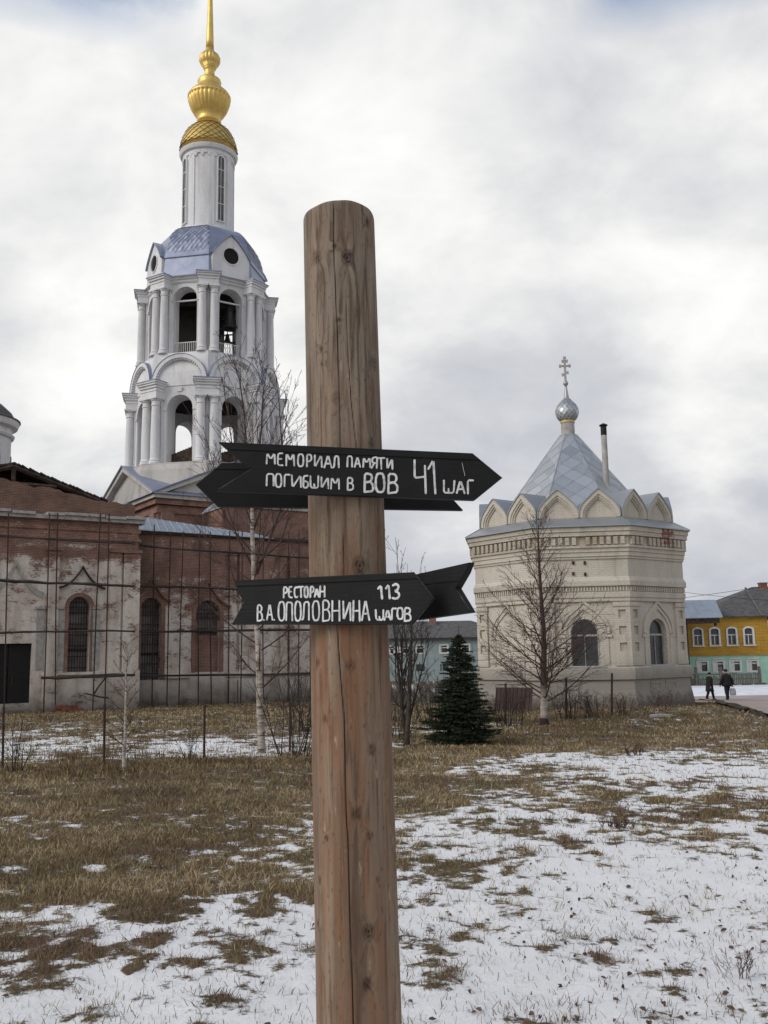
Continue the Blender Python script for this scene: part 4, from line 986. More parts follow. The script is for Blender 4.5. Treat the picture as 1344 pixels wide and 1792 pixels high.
# pilasters, cornice, mouldings
mb = MB()
zcap = cz(210, 968)
for (a_, b_) in ((79, 100), (190, 209), (213, 233)):
    mb = MB(); x0, x1 = cx(a_, 0), cx(b_, 0)
    if b_ == 233: x1 = .08
    mb.box(x0, x1, -.16, -.003, cz(90, 1176), zcap); mb.box(x0-.07, x1+.07, -.26, -.004, zcap+.003, zcap+.18); mb.box(x0-.03, x1+.03, -.2, -.005, zcap-.22, zcap-.12); mb.box(x0-.06, x1+.06, -.22, -.006, -.5, cz(90, 1176)-.003)
    mb.build('pilaster', MAT['church'], church)
for xx in (-9.6, -11., -14.6, -18.4):
    mb = MB(); mb.box(xx-.3, xx+.3, -.16, -.003, cz(90, 1176), zcap); mb.box(xx-.37, xx+.37, -.26, -.004, zcap+.003, zcap+.18); mb.build('pilaster', MAT['church'], church)

mb = MB()
mb.box(XL, .12, -.10, -.002, cz(120, 943), cz(120, 938)); mb.box(XL, .1, -.07, -.0025, ztp-.5, ztp-.28)
zq = cz(60, 1180); mb.box(cx(75, 0), .06, -.2, -.0035, zq-.07, zq+.06)
mb.box(XL, .05, -.12, -.0015, -.5, .55)
mb.build('string_course', MAT['church'], church)
mb = MB(); rr = random.Random(3); x = XL
while x < .2:
    w = rr.uniform(.5, 1.6); e = min(x+w, .28); h = rr.uniform(-.03, .03); mb.box(x, e-.006, -.32+rr.uniform(-.03, .03), .5, ztp+.003, ztp+.19+h, tint=rr.random())
    if rr.random() < .75: mb.box(x+.02, e-.03, -.44+rr.uniform(-.05, .05), .5, ztp+.195+h, ztp+.34+h)
    x = e
mb.build('cornice', MAT['stone'], church)
mb = MB(); brick_rim(mb, *W1, 0, t=.2, pr=.04); mb.build('window_rim', MAT['brick'], church)
mb = MB()
x0, x1 = cx(103, 0, 1030), cx(183, 0, 1030); og = ogee((x0+x1)/2, (x1-x0)/2, cz(143, 1031), cz(143, 994))
mb.ring([(p[0], p[1]+.10) for p in og], og, -.2, -.004)
mb.build('window_hood', MAT['rust'], church)
mb = MB()
og = ogee(cx(27, 0, 1020), cx(76, 0, 1050)-cx(27, 0, 1050), cz(27, 1046), cz(27, 990)); mb.ring([(p[0], p[1]+.3) for p in og], og, -.08, -.004)
for px in (70, 104, 170): x = cx(px, 0, 1064); mb.box(x-.22, x+.22, -.16, -.004, cz(px, 1066), cz(px, 1062))
for px in (70, 106, 168): x = cx(px, 0, 1100); mb.box(x-.18, x+.18, -.07, -.004, cz(px, 1172), cz(px, 1067))
mb.build('door_hood', MAT['stone'], church)
# broken attic of bare brick
edge = [(-140, 822), (-80, 828), (0, 836), (14, 839), (20, 842), (45, 846), (60, 853), (75, 851), (97, 856), (120, 863), (136, 866), (152, 871), (166, 875), (181, 876), (190, 880), (203, 878), (214, 882), (226, 880), (236, 884), (237, 905)]
pts = []; rr = random.Random(4)
for i, (a_, b_) in enumerate(edge):
    p = cl_(a_, b_, .35); pts.append((p.x, p.z))
rag = []
for p, q in zip(pts, pts[1:]):
    rag.append(p); n = max(1, int(abs(q[0]-p[0])/.18))
    for i in range(1, n): t = i/n; rag.append((p[0]+(q[0]-p[0])*t, p[1]+(q[1]-p[1])*t+rr.uniform(-.05, .06)))
rag.append(pts[-1])
mb = MB(); mb.prism(rag+[(.0, ztp+.2), (XL, ztp+.2), (XL, pts[0][1])], .4, 1.3)
mb.build('attic', MAT['attic'], church)
# ruined timber roof
mb = MB(); rr = random.Random(9)
A = cl_(23, 812, 2.5); B = cl_(186, 878, 2.5); C_ = cl_(-120, 838, 2.5); dr_ = (B-A)
n = 26
for i in range(n):
    t = i/n; p = A+dr_*t; q = A+dr_*((i+1.15)/n); e = rr.uniform(-.12, .12)
    s_ = (q-p).normalized(); up = Vector((-s_.z, 0, s_.x))
    vs = []
    for w_, yy in ((0, -.1+e), (1, 5.5)):
        for pp, h in ((p, .02), (q, -.03), (q, .05), (p, .10)): vs.append((pp.x+up.x*h, 2.5+yy-.1, pp.z+up.z*h))
    mb.add(vs, [(0, 1, 2, 3), (7, 6, 5, 4), (0, 4, 5, 1), (1, 5, 6, 2), (2, 6, 7, 3), (3, 7, 4, 0)])
n = 20; dl = C_-A
for i in range(n):
    p = A+dl*(i/n); q = A+dl*((i+1.1)/n)
    vs = []
    for yy in (2.3+rr.uniform(-.1, .1), 8.): 
        for pp, h in ((p, .0), (q, -.02), (q, .06), (p, .09)): vs.append((pp.x, yy, pp.z+h))
    mb.add(vs, [(3, 2, 1, 0), (4, 5, 6, 7), (1, 5, 4, 0), (2, 6, 5, 1), (3, 7, 6, 2), (0, 4, 7, 3)])
for yy in (2.35, 4.5, 6.5):
    for d_, in ((dr_,), (dl,)):
        mb.tube([(A.x, yy, A.z-.16), (A.x+d_.x*.98, yy, A.z+d_.z*.98-.16)], .13, 4)
    mb.tube([(A.x, yy, A.z-.2), (A.x+.05, yy, A.z-1.6)], .12, 4); mb.tube([(A.x+dl.x*.75, yy, A.z-1.05), (A.x+dr_.x*.45, yy, A.z-1.1)], .13, 4)
mb.build('ruined_roof', MAT['old_wood'], church)
# recessed nave
NY = 3.4; zne = cz(360, 940, NY); NX1 = cx(640, NY, 1000)
N1 = church_window(246, 281, 1046, 1190, NY); N2 = church_window(342, 384, 1051, 1176, NY)
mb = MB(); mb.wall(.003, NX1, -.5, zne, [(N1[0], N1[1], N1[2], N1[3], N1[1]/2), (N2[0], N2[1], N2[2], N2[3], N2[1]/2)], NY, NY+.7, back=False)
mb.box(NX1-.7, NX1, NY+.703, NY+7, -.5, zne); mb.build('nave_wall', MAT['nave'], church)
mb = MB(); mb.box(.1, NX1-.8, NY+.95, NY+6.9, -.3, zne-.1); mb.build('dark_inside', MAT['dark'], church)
fit_window(*N1, NY, .3, church); fit_window(*N2, NY, .3, church)
mb = MB(); mb.box(N2[0]-N2[1]/2, N2[0]+N2[1]/2, NY+.22, NY+.42, N2[2], N2[2]+(N2[3]-N2[2])*.62); mb.build('bricked_up_sill', MAT['brick'], church)
mb = MB()
for q in (N1, N2):
    brick_rim(mb, *q, NY, t=.24, pr=.06)
    og = ogee(q[0], q[1]*.95, q[3]+.35, q[3]+q[1]/2+1.05); mb.prism([(p[0], p[1]) for p in og]+[(q[0]+q[1]*.95, q[3]+.2), (q[0]+q[1]*.5+.3, q[3]+.2)]+[(q[0]+(q[1]/2+.26)*math.cos(math.pi*i/14), q[3]+(q[1]/2+.26)*math.sin(math.pi*i/14)) for i in range(1, 14)]+[(q[0]-q[1]*.5-.3, q[3]+.2), (q[0]-q[1]*.95, q[3]+.2)], NY-.055, NY-.002)
    mb.ring([(p[0], p[1]+.13) for p in og], og, NY-.2, NY-.004)
mb.build('window_surround', MAT['brick'], church)
mb = MB()
for (a_, b_) in ((399, 412), (417, 430), (489, 500), (506, 516), (560, 575)):
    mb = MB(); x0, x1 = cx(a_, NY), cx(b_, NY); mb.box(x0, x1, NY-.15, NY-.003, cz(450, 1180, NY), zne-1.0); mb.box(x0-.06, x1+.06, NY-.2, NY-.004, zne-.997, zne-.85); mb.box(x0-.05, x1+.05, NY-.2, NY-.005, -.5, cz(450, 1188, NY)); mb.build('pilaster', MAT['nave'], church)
mb = MB(); zq = cz(400, 1180, NY); mb.box(cx(290, NY), cx(332, NY), NY-.16, NY-.0035, zq-.14, zq+.1); mb.box(cx(395, NY), NX1, NY-.16, NY-.0035, zq-.14, zq+.1)
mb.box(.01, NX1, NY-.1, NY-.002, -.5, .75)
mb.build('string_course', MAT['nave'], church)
mb = MB(); x = .0; rr = random.Random(6)
while x < NX1: e = min(x+rr.uniform(.8, 1.8), NX1+.1); mb.box(x, e-.008, NY-.22, NY+.4, zne+.003, zne+.16+rr.uniform(-.02, .02)); x = e
mb.build('nave_cornice', MAT['scaf_wood'], church)
# lean-to roof of grey sheet, its upper edge broken off towards the right
def top3(px, py, yl): p = cl_(px, py, yl); return p
e0, e1 = cl_(237, 927, NY-.35), cl_(480, 943, NY-.35); u0, u1 = cl_(234, 903, NY+2.6), cl_(452, 936, NY+1.2)
mb = MB(); n = 18
for i in range(n):
    t0, t1 = i/n, (i+1)/n-.004; L = lambda p, q, t: p+(q-p)*t
    a_, b_, c_, d_ = L(e0, e1, t0), L(e0, e1, t1), L(u0, u1, t1), L(u0, u1, t0); h = Vector((0, 0, .03)); s_ = Vector((0, 0, .07))
    mb.add([tuple(v) for v in (a_, b_, c_, d_, a_+h, b_+h, c_+h, d_+h)], [(3, 2, 1, 0), (4, 5, 6, 7), (0, 1, 5, 4), (1, 2, 6, 5), (2, 3, 7, 6), (3, 0, 4, 7)])
    mb.tube([a_+h, d_+h], .03, 4)
mb.build('sheet_roof', MAT['roof_metal'], church)
mb = MB(); p = cl_(268, 1150, NY); 
mb.tube([(.02, .9, ztp-.2), (.25, 1.6, ztp-.55)], .07, 5); mb.tube([(.3, NY-.3, e0.z-.1), (-.1, NY-.3, e0.z+.15)], .06, 5); mb.build('eave_timber', MAT['old_wood'], church)
# rear brick ranges seen over the nave roof
yb = NY+4.2; zr = cz(480, 892, yb)
mb = MB(); mb.box(cx(395, yb, 900), NX1+2, yb, yb+5, -.5, zr); mb.build('rear_range', MAT['brick'], church)
mb = MB(); mb.box(cx(393, yb, 900), NX1+2.1, yb-.15, yb+5.1, zr+.003, zr+.14); mb.build('rear_roof_edge', MAT['stone'], church)
mb = MB(); a_, b_ = cl_(362, 896, yb-.4), cl_(386, 876, yb-.4); mb.prism([(a_.x, a_.z), (b_.x, b_.z-.25), (b_.x, b_.z), (a_.x+.25, a_.z+.3)], yb-.4, yb+.6); mb.build('gutter_hood', MAT['roof_metal'], church)
# loose bricks at the foot of the wall
p = CM @ Vector((cx(122), -.7, 0)); o = empty('brick_pile', (p.x, p.y, gzf(p.x, p.y)), CR, 'small pile of orange bricks at the foot of the church wall', 'bricks')
mb = MB(); rr = random.Random(2)
for k in range(4):
    for i in range(5-k//2):
        mb.M = Matrix.Translation((-.6+i*.27+rr.uniform(-.02, .02), rr.uniform(-.04, .04), .05+k*.085)) @ rotz(rr.uniform(-.1, .1)); mb.box(-.125, .125, -.06, .06, -.04, .04)
mb.M = None; mb.build('bricks', MAT['redbrick'], o)

# white round drum of the church far left
dd = 62.; c_ = at(-50, 780, dd); zt_ = lambda y: at(-50, y, dd).z
zg_ = gzf(c_.x, dd); o = empty('round_church_drum', (c_.x, dd, zg_), 0, 'white round church drum with dark domed cap, cut by the left edge of the photo', 'church dome')
k_ = 62*1.0/FPX
mb = MB(); mb.lathe([(66*k_, 0), (66*k_, zt_(768)-zg_), (70*k_, zt_(766)-zg_), (72*k_, zt_(762)-zg_), (67*k_, zt_(760)-zg_), (67*k_, zt_(752)-zg_), (76*k_, zt_(748)-zg_), (79*k_, zt_(741)-zg_), (79*k_, zt_(737)-zg_), (60*k_, zt_(736)-zg_)], 48)
mb.build('drum_wall', MAT['tower'], o, auto=30)
mb = MB(); mb.lathe([(81*k_, zt_(737.5)-zg_), (81*k_, zt_(735.5)-zg_), (71*k_, zt_(731)-zg_), (66*k_, zt_(722)-zg_), (50*k_, zt_(708)-zg_), (25*k_, zt_(698)-zg_), (.05, zt_(694)-zg_)], 48); mb.build('cap', MAT['roofing'], o, auto=30)
for k in range(6):
    mb = MB(); mb.prism(arch_pts(0, .9, zt_(805)-zg_)+[(-.45, zt_(870)-zg_), (.45, zt_(870)-zg_)], -.03, .2); w_ = mb.build('window', MAT['glass'], o); w_.matrix_local = facet(R_(58)+k*math.pi/3, 66*k_)

# ---------------------------------------------------------------- scaffolding in front of the church
sc_ = empty('scaffolding', CM @ Vector((-6, -1.1, 0)), CR, 'thin rusty scaffolding of poles and timber rails along the church wall', 'scaffolding')
SO = Vector((-6, -1.1, 0)); rr = random.Random(12)
def pole(pxa, pya, pxb, pyb, yl, r=.034):
    p, q = cl_(pxa, pya, yl)-SO, cl_(pxb, pyb, yl)-SO
    g = CM @ (q+SO); q.z = gzf(g.x, g.y)-P0.z-.1
    mb = MB(); mb.tube([p, (p+q)/2+Vector((rr.uniform(-.04, .04), rr.uniform(-.03, .03), 0)), q], r, 6); mb.build('upright', MAT['rust'], sc_)
for a_, b_ in ((15, 7), (87, 76), (101, 97), (176, 162), (191, 183)): pole(a_, 898, b_, 1250, -1.1 if b_ not in (97, 162) else -.5)
for a_, b_ in ((270, 266), (299, 292), (321, 313), (350, 347), (368, 370), (402, 400), (424, 421), (461, 461), (505, 504), (523, 522), (544, 543), (546, 547)): pole(a_, 930 if b_ > 290 else 918, b_, 1236, NY-1.2 if b_ % 2 else NY-.6)
def rail(pts, yl, t=.05, n=2, mi='scaf_wood'):
    mb = MB(); V = [cl_(a_, b_, yl)-SO for a_, b_ in pts]
    for k in range(n):
        Q = []
        for i in range(len(V)-1):
            for s_ in (0, .5): Q.append(V[i]+(V[i+1]-V[i])*s_+Vector((0, rr.uniform(-.1, .1), rr.uniform(-.045, .045)+k*.02)))
        Q.append(V[-1]); mb.tube(Q, [t*rr.uniform(.8, 1.6) for _ in Q], 5)
    mb.build('rail', MAT[mi], sc_)
rail([(-60, 1012), (0, 1016), (52, 1018), (120, 1021), (190, 1024), (236, 1026)], -1.05, .055, 2)
rail([(-60, 1107), (0, 1107), (78, 1106), (150, 1105), (236, 1105)], -1.05, .035, 2)
rail([(72, 1187), (100, 1187), (160, 1184), (236, 1181)], -1.05, .05, 2)
rail([(-60, 932), (0, 938), (90, 944), (190, 950), (236, 952)], -1.05, .03, 2)
rail([(225, 1025), (290, 1026), (370, 1029), (470, 1033), (600, 1040)], NY-.9, .05, 2)
rail([(232, 1105), (300, 1105), (420, 1104), (600, 1103)], NY-.9, .045, 2)
rail([(236, 1182), (300, 1183), (440, 1181), (600, 1178)], NY-.9, .045, 2)
rail([(232, 952), (290, 960), (400, 967), (600, 980)], NY-.9, .04, 2)
rail([(186, 1183), (162, 1218)], -1.0, .035, 1)
rail([(150, 1215), (190, 1222)], -.9, .03, 1)
# ---------------------------------------------------------------- chapel
CD = 38.; cax = at(1002, 925, CD); cg = min(gzf(cax.x, CD-4.4), gzf(cax.x, CD))
CRO = R_(-7.6); chap = empty('chapel', (cax.x, CD, cg), CRO, 'pale brick octagonal chapel with tented zinc roof, small onion dome and stove pipe', 'chapel')
chap.scale = (.957, .957, 1)
def hz(py, rho=4.3, px=1022): return at(px, py, CD-rho).z - cg
MAT['chapel'] = whitewall('chapel_paint', (.53, .485, .41), (.38, .34, .28), (.35, 1.1), bw=.25, bh=.08, bstr=.4, red=((3.65, -2.9, hz(934)), 1.2))
CHM = MAT['chapel']
def oprof(mb, prof): mb.lathe(prof, 8, OCT/2)          # facet 0 faces local -Y
CF = [OCT*k for k in range(8)]
z = dict(eave=hz(921), fas=hz(938), den=hz(954), m1=hz(966), fr0=hz(978), fr1=hz(1009), b1=hz(1016), b2=hz(1030), b3=hz(1046), ar=hz(1053), led=hz(1168), led2=hz(1174))
mb = MB()
oprof(mb, [(4.62, -.8), (4.60, .3), (4.50, .75), (4.47, z['led2']-.35), (4.56, z['led2']-.33), (4.58, z['led2']), (4.58, z['led']-.04), (4.40, z['led']+.02), (4.36, z['led']+.04)])
mb.build('plinth', CHM, chap)
mb = MB()
oprof(mb, [(4.37, z['ar']), (4.46, z['ar']+.02), (4.46, z['b3']), (4.50, z['b3']+.02), (4.50, z['b2']-.12), (4.44, z['b2']-.1), (4.44, z['b1']-.2), (4.55, z['b1']-.18), (4.55, z['b1']), (4.45, z['fr1']+.02), (4.45, z['fr0']), (4.50, z['fr0']+.02), (4.50, z['fr0']+.1), (4.54, z['fr0']+.11), (4.54, z['m1']), (4.58, z['m1']+.02), (4.58, z['den']-.09), (4.64, z['den']-.08), (4.64, z['den']), (4.56, z['den']+.02), (4.56, z['fas']), (4.70, z['fas']+.02), (4.70, z['fas']+.17), (4.75, z['fas']+.18), (4.75, z['eave']), (4.2, z['eave']+.01)])
mb.build('cornice', CHM, chap)
rr = random.Random(5)
for k in range(8):
    mb = MB(); A = 4.56*math.cos(OCT/2); hw_ = 4.62*math.sin(OCT/2); mb.M = facet(CF[k], A); n = 13
    for i in range(n):
        x = -hw_+.1+(2*hw_-.2)*(i+.5)/n
        if k in (0, 1) and rr.random() < .06: continue
        mb.box(x-.075, x+.075, -.10, .1, z['den']+.04, z['fas']-.02)
    A = 4.44*math.cos(OCT/2); hw_ = 4.47*math.sin(OCT/2); mb.M = facet(CF[k], A); n = 30
    for i in range(n): x = -hw_+.05+(2*hw_-.1)*(i+.5)/n; mb.box(x-.03, x+.03, -.055, .05, z['b2']-.08, z['b1']-.21)
    mb.build('dentil_course', CHM, chap)
# arcade storey
Rb = 4.36; Ab = Rb*math.cos(OCT/2); hb = Rb*math.sin(OCT/2)
wz0, wz1 = hz(1166, 4.0), hz(1083, 4.0); ww = 1.06; win_f = (0, 1, 3, 4, 6)
wl = MB()
for k in range(8):
    pl, og_ = MB(), MB(); wl.M = pl.M = og_.M = facet(CF[k], Ab)
    ops = [(0, ww, wz0, wz1-ww/2, ww/2)] if k in win_f else []
    wl.wall(-hb, hb, z['led']+.03, z['ar']+.05, ops, .0, .55+.002*k)
    zt = z['ar']
    for s_ in (-1, 1):
        xo, xi = s_*(hb+.028), s_*(hb-.56); x0_, x1_ = min(xo, xi), max(xo, xi)
        xn = s_*(hb-.27)
        hgt = zt-.17-z['led']
        ns = [(xn, .26, z['led']+.55+hgt*q, z['led']+.55+hgt*q+.27, 0) for q in (.12,)]
        pl.wall(x0_, x1_, z['led']+.04, z['led']+.38, [], -.085, -.002); 
        zc_ = [z['led']+.38, z['led']+.38+(hgt-.38)/3, z['led']+.38+2*(hgt-.38)/3, zt-.17]
        for q in range(3): pl.wall(x0_, x1_, zc_[q]+.003, zc_[q+1], [(xn, .27, zc_[q]+.16, zc_[q+1]-.12, 0)], -.075, -.002)
        pl.box(x0_-.04*(s_ > 0), x1_+.04*(s_ < 0), -.11, -.003, zt-.165, zt-.01)
        pl.box(x0_-.02*(s_ > 0), x1_+.02*(s_ < 0), -.1, -.0035, z['led']+.03, z['led']+.16)
        # imposts beside the window
        og_.box(s_*.86-.13, s_*.86+.13, -.06, -.002, wz1-ww/2-.14, wz1-ww/2-.04); og_.box(s_*.78-.08, s_*.78+.08, -.035, -.003, wz0, wz1-ww/2-.142)
    zs_ = wz1-ww/2
    def og_pts(r, top): return [(r, zs_), (r*.99, zs_+r*.25), (r*.9, zs_+r*.5), (r*.72, zs_+r*.74), (r*.42, zs_+r*.98), (r*.16, zs_+r*1.18), (0, zs_+r*1.18+top), (-r*.16, zs_+r*1.18), (-r*.42, zs_+r*.98), (-r*.72, zs_+r*.74), (-r*.9, zs_+r*.5), (-r*.99, zs_+r*.25), (-r, zs_)]
    og_.ring(og_pts(.92, .16), og_pts(.82, .12), -.075, -.002); og_.ring(og_pts(.80, .1), og_pts(.68, .06), -.045, -.0025)
    pl.build('pilaster', CHM, chap); og_.build('window_surround', CHM, chap)
wl.build('wall', CHM, chap)
mb = MB()
for k in range(8):
    if k % 2 == 0: continue
    mb.M = facet(CF[k], 4.475*math.cos(OCT/2)); q = z['led2']-.42
    for x in (-.45, .45): mb.ring([(x-.34, q), (x+.34, q), (x+.34, q-.5), (x-.34, q-.5)], [(x-.24, q-.09), (x+.24, q-.09), (x+.24, q-.42), (x-.24, q-.42)], -.03, .03, closed=True)
mb.build('plinth_panel', CHM, chap)
for k in win_f:
    M = facet(CF[k], Ab); mb = MB()
    mb.prism([(ww/2*1.02*math.cos(math.pi*i/14), wz1-ww/2+ww/2*1.02*math.sin(math.pi*i/14)) for i in range(15)]+[(-ww/2*1.02, wz0-.02), (ww/2*1.02, wz0-.02)], .20, .26)
    w_ = mb.build('window', MAT['glass'], chap); w_.matrix_local = M
    mb = MB(); zm = hz(1112, 4.0); mb.box(-ww/2, ww/2, .15, .197, zm-.035, zm+.035)
    mb.ring([(ww/2*math.cos(math.pi*i/14), wz1-ww/2+ww/2*math.sin(math.pi*i/14)) for i in range(15)], [((ww/2-.06)*math.cos(math.pi*i/14), wz1-ww/2+(ww/2-.06)*math.sin(math.pi*i/14)) for i in range(15)], .14, .198)
    mb.box(-ww/2, -ww/2+.06, .14, .198, wz0, wz1-ww/2-.002); mb.box(ww/2-.06, ww/2, .14, .198, wz0, wz1-ww/2-.002); mb.box(-.012, .012, .165, .198, wz0, zm-.036)
    mb.build('frame', MAT['stone'], w_)
    mb = MB(); mb.prism([(-.72, wz0-.02), (.72, wz0-.02), (.72, wz0-.09), (-.72, wz0-.09)], -.2, .19); mb.box(-.72, .72, -.14, -.004, wz0-.2, wz0-.093); mb.build('sill', MAT['zinc'], w_)
# skirt roof, kokoshniki, tented roof
zk = hz(906, 3.78); zka = hz(856, 3.78); zap_ = hz(762, 0)
mb = MB(); oprof(mb, [(4.55, z['eave']+.02), (4.84, z['eave']+.0), (4.84, z['eave']+.04), (4.12, zk+.02), (3.0, zk+.03)]); 
for k in range(8):
    mb.M = rotz(CF[k]+OCT/2); mb.tube([(0, -4.84, z['eave']+.04), (0, -4.12, zk+.03)], .022, 5)
mb.build('skirt_roof', MAT['zinc'], chap)
Rk = 4.10; Ak = Rk*math.cos(OCT/2); hk = Rk*math.sin(OCT/2); first = None
ko = [(1, 0), (1, .14), (.97, .27), (.89, .40), (.72, .55), (.5, .70), (.26, .86), (0, 1), (-.26, .86), (-.5, .70), (-.72, .55), (-.89, .40), (-.97, .27), (-1, .14), (-1, 0)]
H = zka-zk; w_ = hk/2-.015
def ks(f, fz=None): return [(x*w_*f, zk+.02+zz*H*(f if fz is None else fz)) for x, zz in ko]
for k in range(8):
    for s_ in (-1, 1):
        M = facet(CF[k], Ak) @ Matrix.Translation((s_*hk/2, 0, 0))
        if first is None:
            mb = MB(); mb.prism(ks(.66), .10, .5)
            mb.ring(ks(1.), ks(.82), -.06, .5); mb.ring(ks(.815), ks(.73), -.015, .5); mb.ring(ks(.725), ks(.655), .04, .5)
            first = mb.build('kokoshnik', CHM, chap); first.matrix_local = M
            mb = MB(); mb.ring([(x*1.035, zz+.035) for x, zz in ks(1.)], [(x*1.003, zz+.006) for x, zz in ks(1.)], -.1, 2.1); f2_ = mb.build('kokoshnik_roof', MAT['zinc'], chap); f2_.matrix_local = M
        else: dup(first, chap, M); dup(f2_, chap, M)
RT_ = 3.55; mb = MB(); oprof(mb, [(RT_, zk), (.36, zap_), (.36, zap_+.02)]); 
for k in range(8):
    mb.M = rotz(CF[k]+OCT/2); mb.tube([(0, -RT_-.01, zk+.02), (0, -.37, zap_)], .03, 5)
tent = mb.build('tent_roof', MAT['zinc'], chap)
mb = MB(); rr = random.Random(21); rowsn = 7
for k in range(8):      # diamond sheets
    sl_ = math.hypot(RT_*math.cos(OCT/2)-.33, zap_-zk); mb.M = facet(CF[k], 0)
    for j in range(-1, 2*rowsn):
        for i in range(-4, 5):
            u_ = (i+.5*(j % 2))*.86; t = (j+1)/(2*rowsn); P = []
            lim = lambda tt: (RT_+(.36-RT_)*tt)*math.sin(OCT/2)-.02
            for du, dt_, lf in ((0, -1/(2*rowsn), .012), (.43, 0, .009), (0, 1/(2*rowsn), .004), (-.43, 0, .009)):
                tt = min(max(t+dt_, 0.), .985); uu = max(-lim(tt), min(lim(tt), u_+du)); A = (RT_+(.36-RT_)*tt)*math.cos(OCT/2); P.append((uu, -A-lf*1.6, zk+(zap_-zk)*tt+lf))
            if max(p[0] for p in P)-min(p[0] for p in P) < .06: continue
            mb.add(P, [(0, 1, 2, 3)], tint=rr.uniform(.15, 1.))
mb.build('roof_sheets', MAT['zinc'], tent, tint=True)
def rp(px): return px*38/FPX
zo = lambda y: hz(y, 0, 990)
mb = MB(); mb.lathe([(rp(13.5), zap_-.15), (rp(12.6), zap_+.08), (rp(12.4), zo(742)), (rp(13.2), zo(741)), (rp(13.2), zo(739.5))], 24); mb.build('drum', MAT['stone'], chap, auto=30)
mb = MB(); mb.lathe([(rp(13.6), zo(740)), (rp(13.8), zo(738)), (rp(13.2), zo(737))], 24); mb.build('gold_ring', MAT['gold'], chap)
on = [(rp(h), zo(y)) for h, y in ((13, 737), (17.5, 733), (20.5, 727), (21.2, 722), (20.3, 716), (17, 710), (12.5, 705), (8, 701), (5.2, 697), (4, 690), (2.6, 680), (2.2, 676))]
mb = MB(); mb.lathe(on, 40); od = mb.build('onion_dome', MAT['zinc'], chap, smooth=True)
mb = MB(); shingles(mb, on[:9], 5, 14, .022); mb.build('dome_shingles', MAT['zinc'], od, tint=True)
mb = MB(); q = zo(671); mb.lathe([(.02, q-.12)]+[(rp(4.9)*math.sin(math.pi*i/8), q-rp(4.9)*math.cos(math.pi*i/8)) for i in range(1, 8)]+[(.02, q+.12)], 16); mb.build('ball', MAT['zinc'], chap, smooth=True)
mb = MB(); q0, q1 = zo(667), zo(627); b_ = .045
mb.box(-b_, b_, -.03, .03, q0, q1)
def bar(zc, hw_, t, tilt=0):
    mb.M = Matrix.Translation((0, 0, zc)) @ Matrix.Rotation(tilt, 4, 'Y'); mb.box(-hw_, hw_, -.026, .026, -t, t)
    for s_ in (-1, 1): mb.box(s_*hw_-.035, s_*hw_+.035, -.035, .035, -t*1.7, t*1.7)
    mb.M = None
bar(zo(640.5), rp(9.2), .038); bar(zo(632), rp(4.2), .034); bar(zo(654), rp(5.4), .034, R_(-24)); mb.box(-.06, .06, -.035, .035, q1-.02, q1+.07)
cr_ = mb.build('cross', MAT['stone'], chap); cr_.rotation_euler = (0, 0, R_(4))
# stove pipe
pp = chap.matrix_basis.inverted() if 0 else (Matrix.Translation((cax.x, CD, cg)) @ rotz(CRO) @ Matrix.Diagonal((.957, .957, 1, 1))).inverted()
a0 = pp @ at(1061, 842, 36.3); a1 = pp @ at(1057.5, 748, 36.3)
mb = MB(); mb.tube([(a0.x, a0.y, a0.z-.6), (a0.x, a0.y, a1.z)], .118, 18); mb.tube([(a0.x, a0.y, a0.z+.9), (a0.x, a0.y, a0.z+.93)], .126, 18)
mb.build('chimney_pipe', MAT['pipe'] if 'pipe' in MAT else MAT['stone'], chap, auto=40)
mb = MB(); mb.tube([(a0.x, a0.y, a1.z-.32), (a0.x, a0.y, a1.z+.02)], .122, 18)
mb.lathe([(.13, a1.z+.10), (.17, a1.z+.06), (.17, a1.z+.1), (.02, a1.z+.17)], 18, c=(a0.x, a0.y)); 
for s_ in (0, 1, 2): mb.tube([(a0.x+.1*math.cos(s_*2.1), a0.y+.1*math.sin(s_*2.1), a1.z), (a0.x+.1*math.cos(s_*2.1), a0.y+.1*math.sin(s_*2.1), a1.z+.1)], .012, 4)
mb.build('chimney_cowl', MAT['iron'], chap)
mb = MB()
for px, py in ((1003, 985), (1023, 985), (1003, 1004), (1024, 1005)):
    q = pp @ hit(px, py, Vector((cax.x, CD, cg))+rotz(CRO) @ Vector((0, -4.45*.957*math.cos(OCT/2), 0)), rotz(CRO) @ Vector((0, -1, 0))); mb.box(q.x-.04, q.x+.04, q.y-.05, q.y+.02, q.z-.06, q.z+.06)
mb.build('iron_stub', MAT['rust'], chap)

# ---------------------------------------------------------------- houses
HD = 84.
def house_frame(px, Y): p = at(px, 1150, Y); return p.x, gzf(p.x, Y)
x0h, gzh = house_frame(1203, HD); hx = lambda px, y=1120: at(px, y, HD).x-x0h; hzz = lambda y, px=1270, d=0: at(px, y, HD-d).z-gzh
x1h = hx(1346)
yh = empty('yellow_house', (x0h, HD, gzh), 0, 'two storey house with ochre timber upper floor above a mint green ground floor', 'house')
zbase, ztopw = hzz(1146), hzz(1079)
wpx = [1221.5, 1251, 1281, 1310.5]
lows = [(1226, 1.0), (1254, 1.), (1283, 1.), (1313.5, 1.)]
mb = MB(); mb.wall(0, x1h, zbase, ztopw, [(hx(p), .72, hzz(1127), hzz(1103), .16) for p in wpx], 0, .3, back=False); mb.box(x1h-.3, x1h, .302, 9, zbase, ztopw); mb.box(0, .3, .302, 9, zbase, ztopw)
mb.box(-.05, .12, -.06, .05, zbase+.002, ztopw-.002); mb.box(x1h-.75, x1h-.6, -.05, -.002, zbase+.002, ztopw-.002)
mb.build('upper_wall', MAT['yellow_boards'], yh)
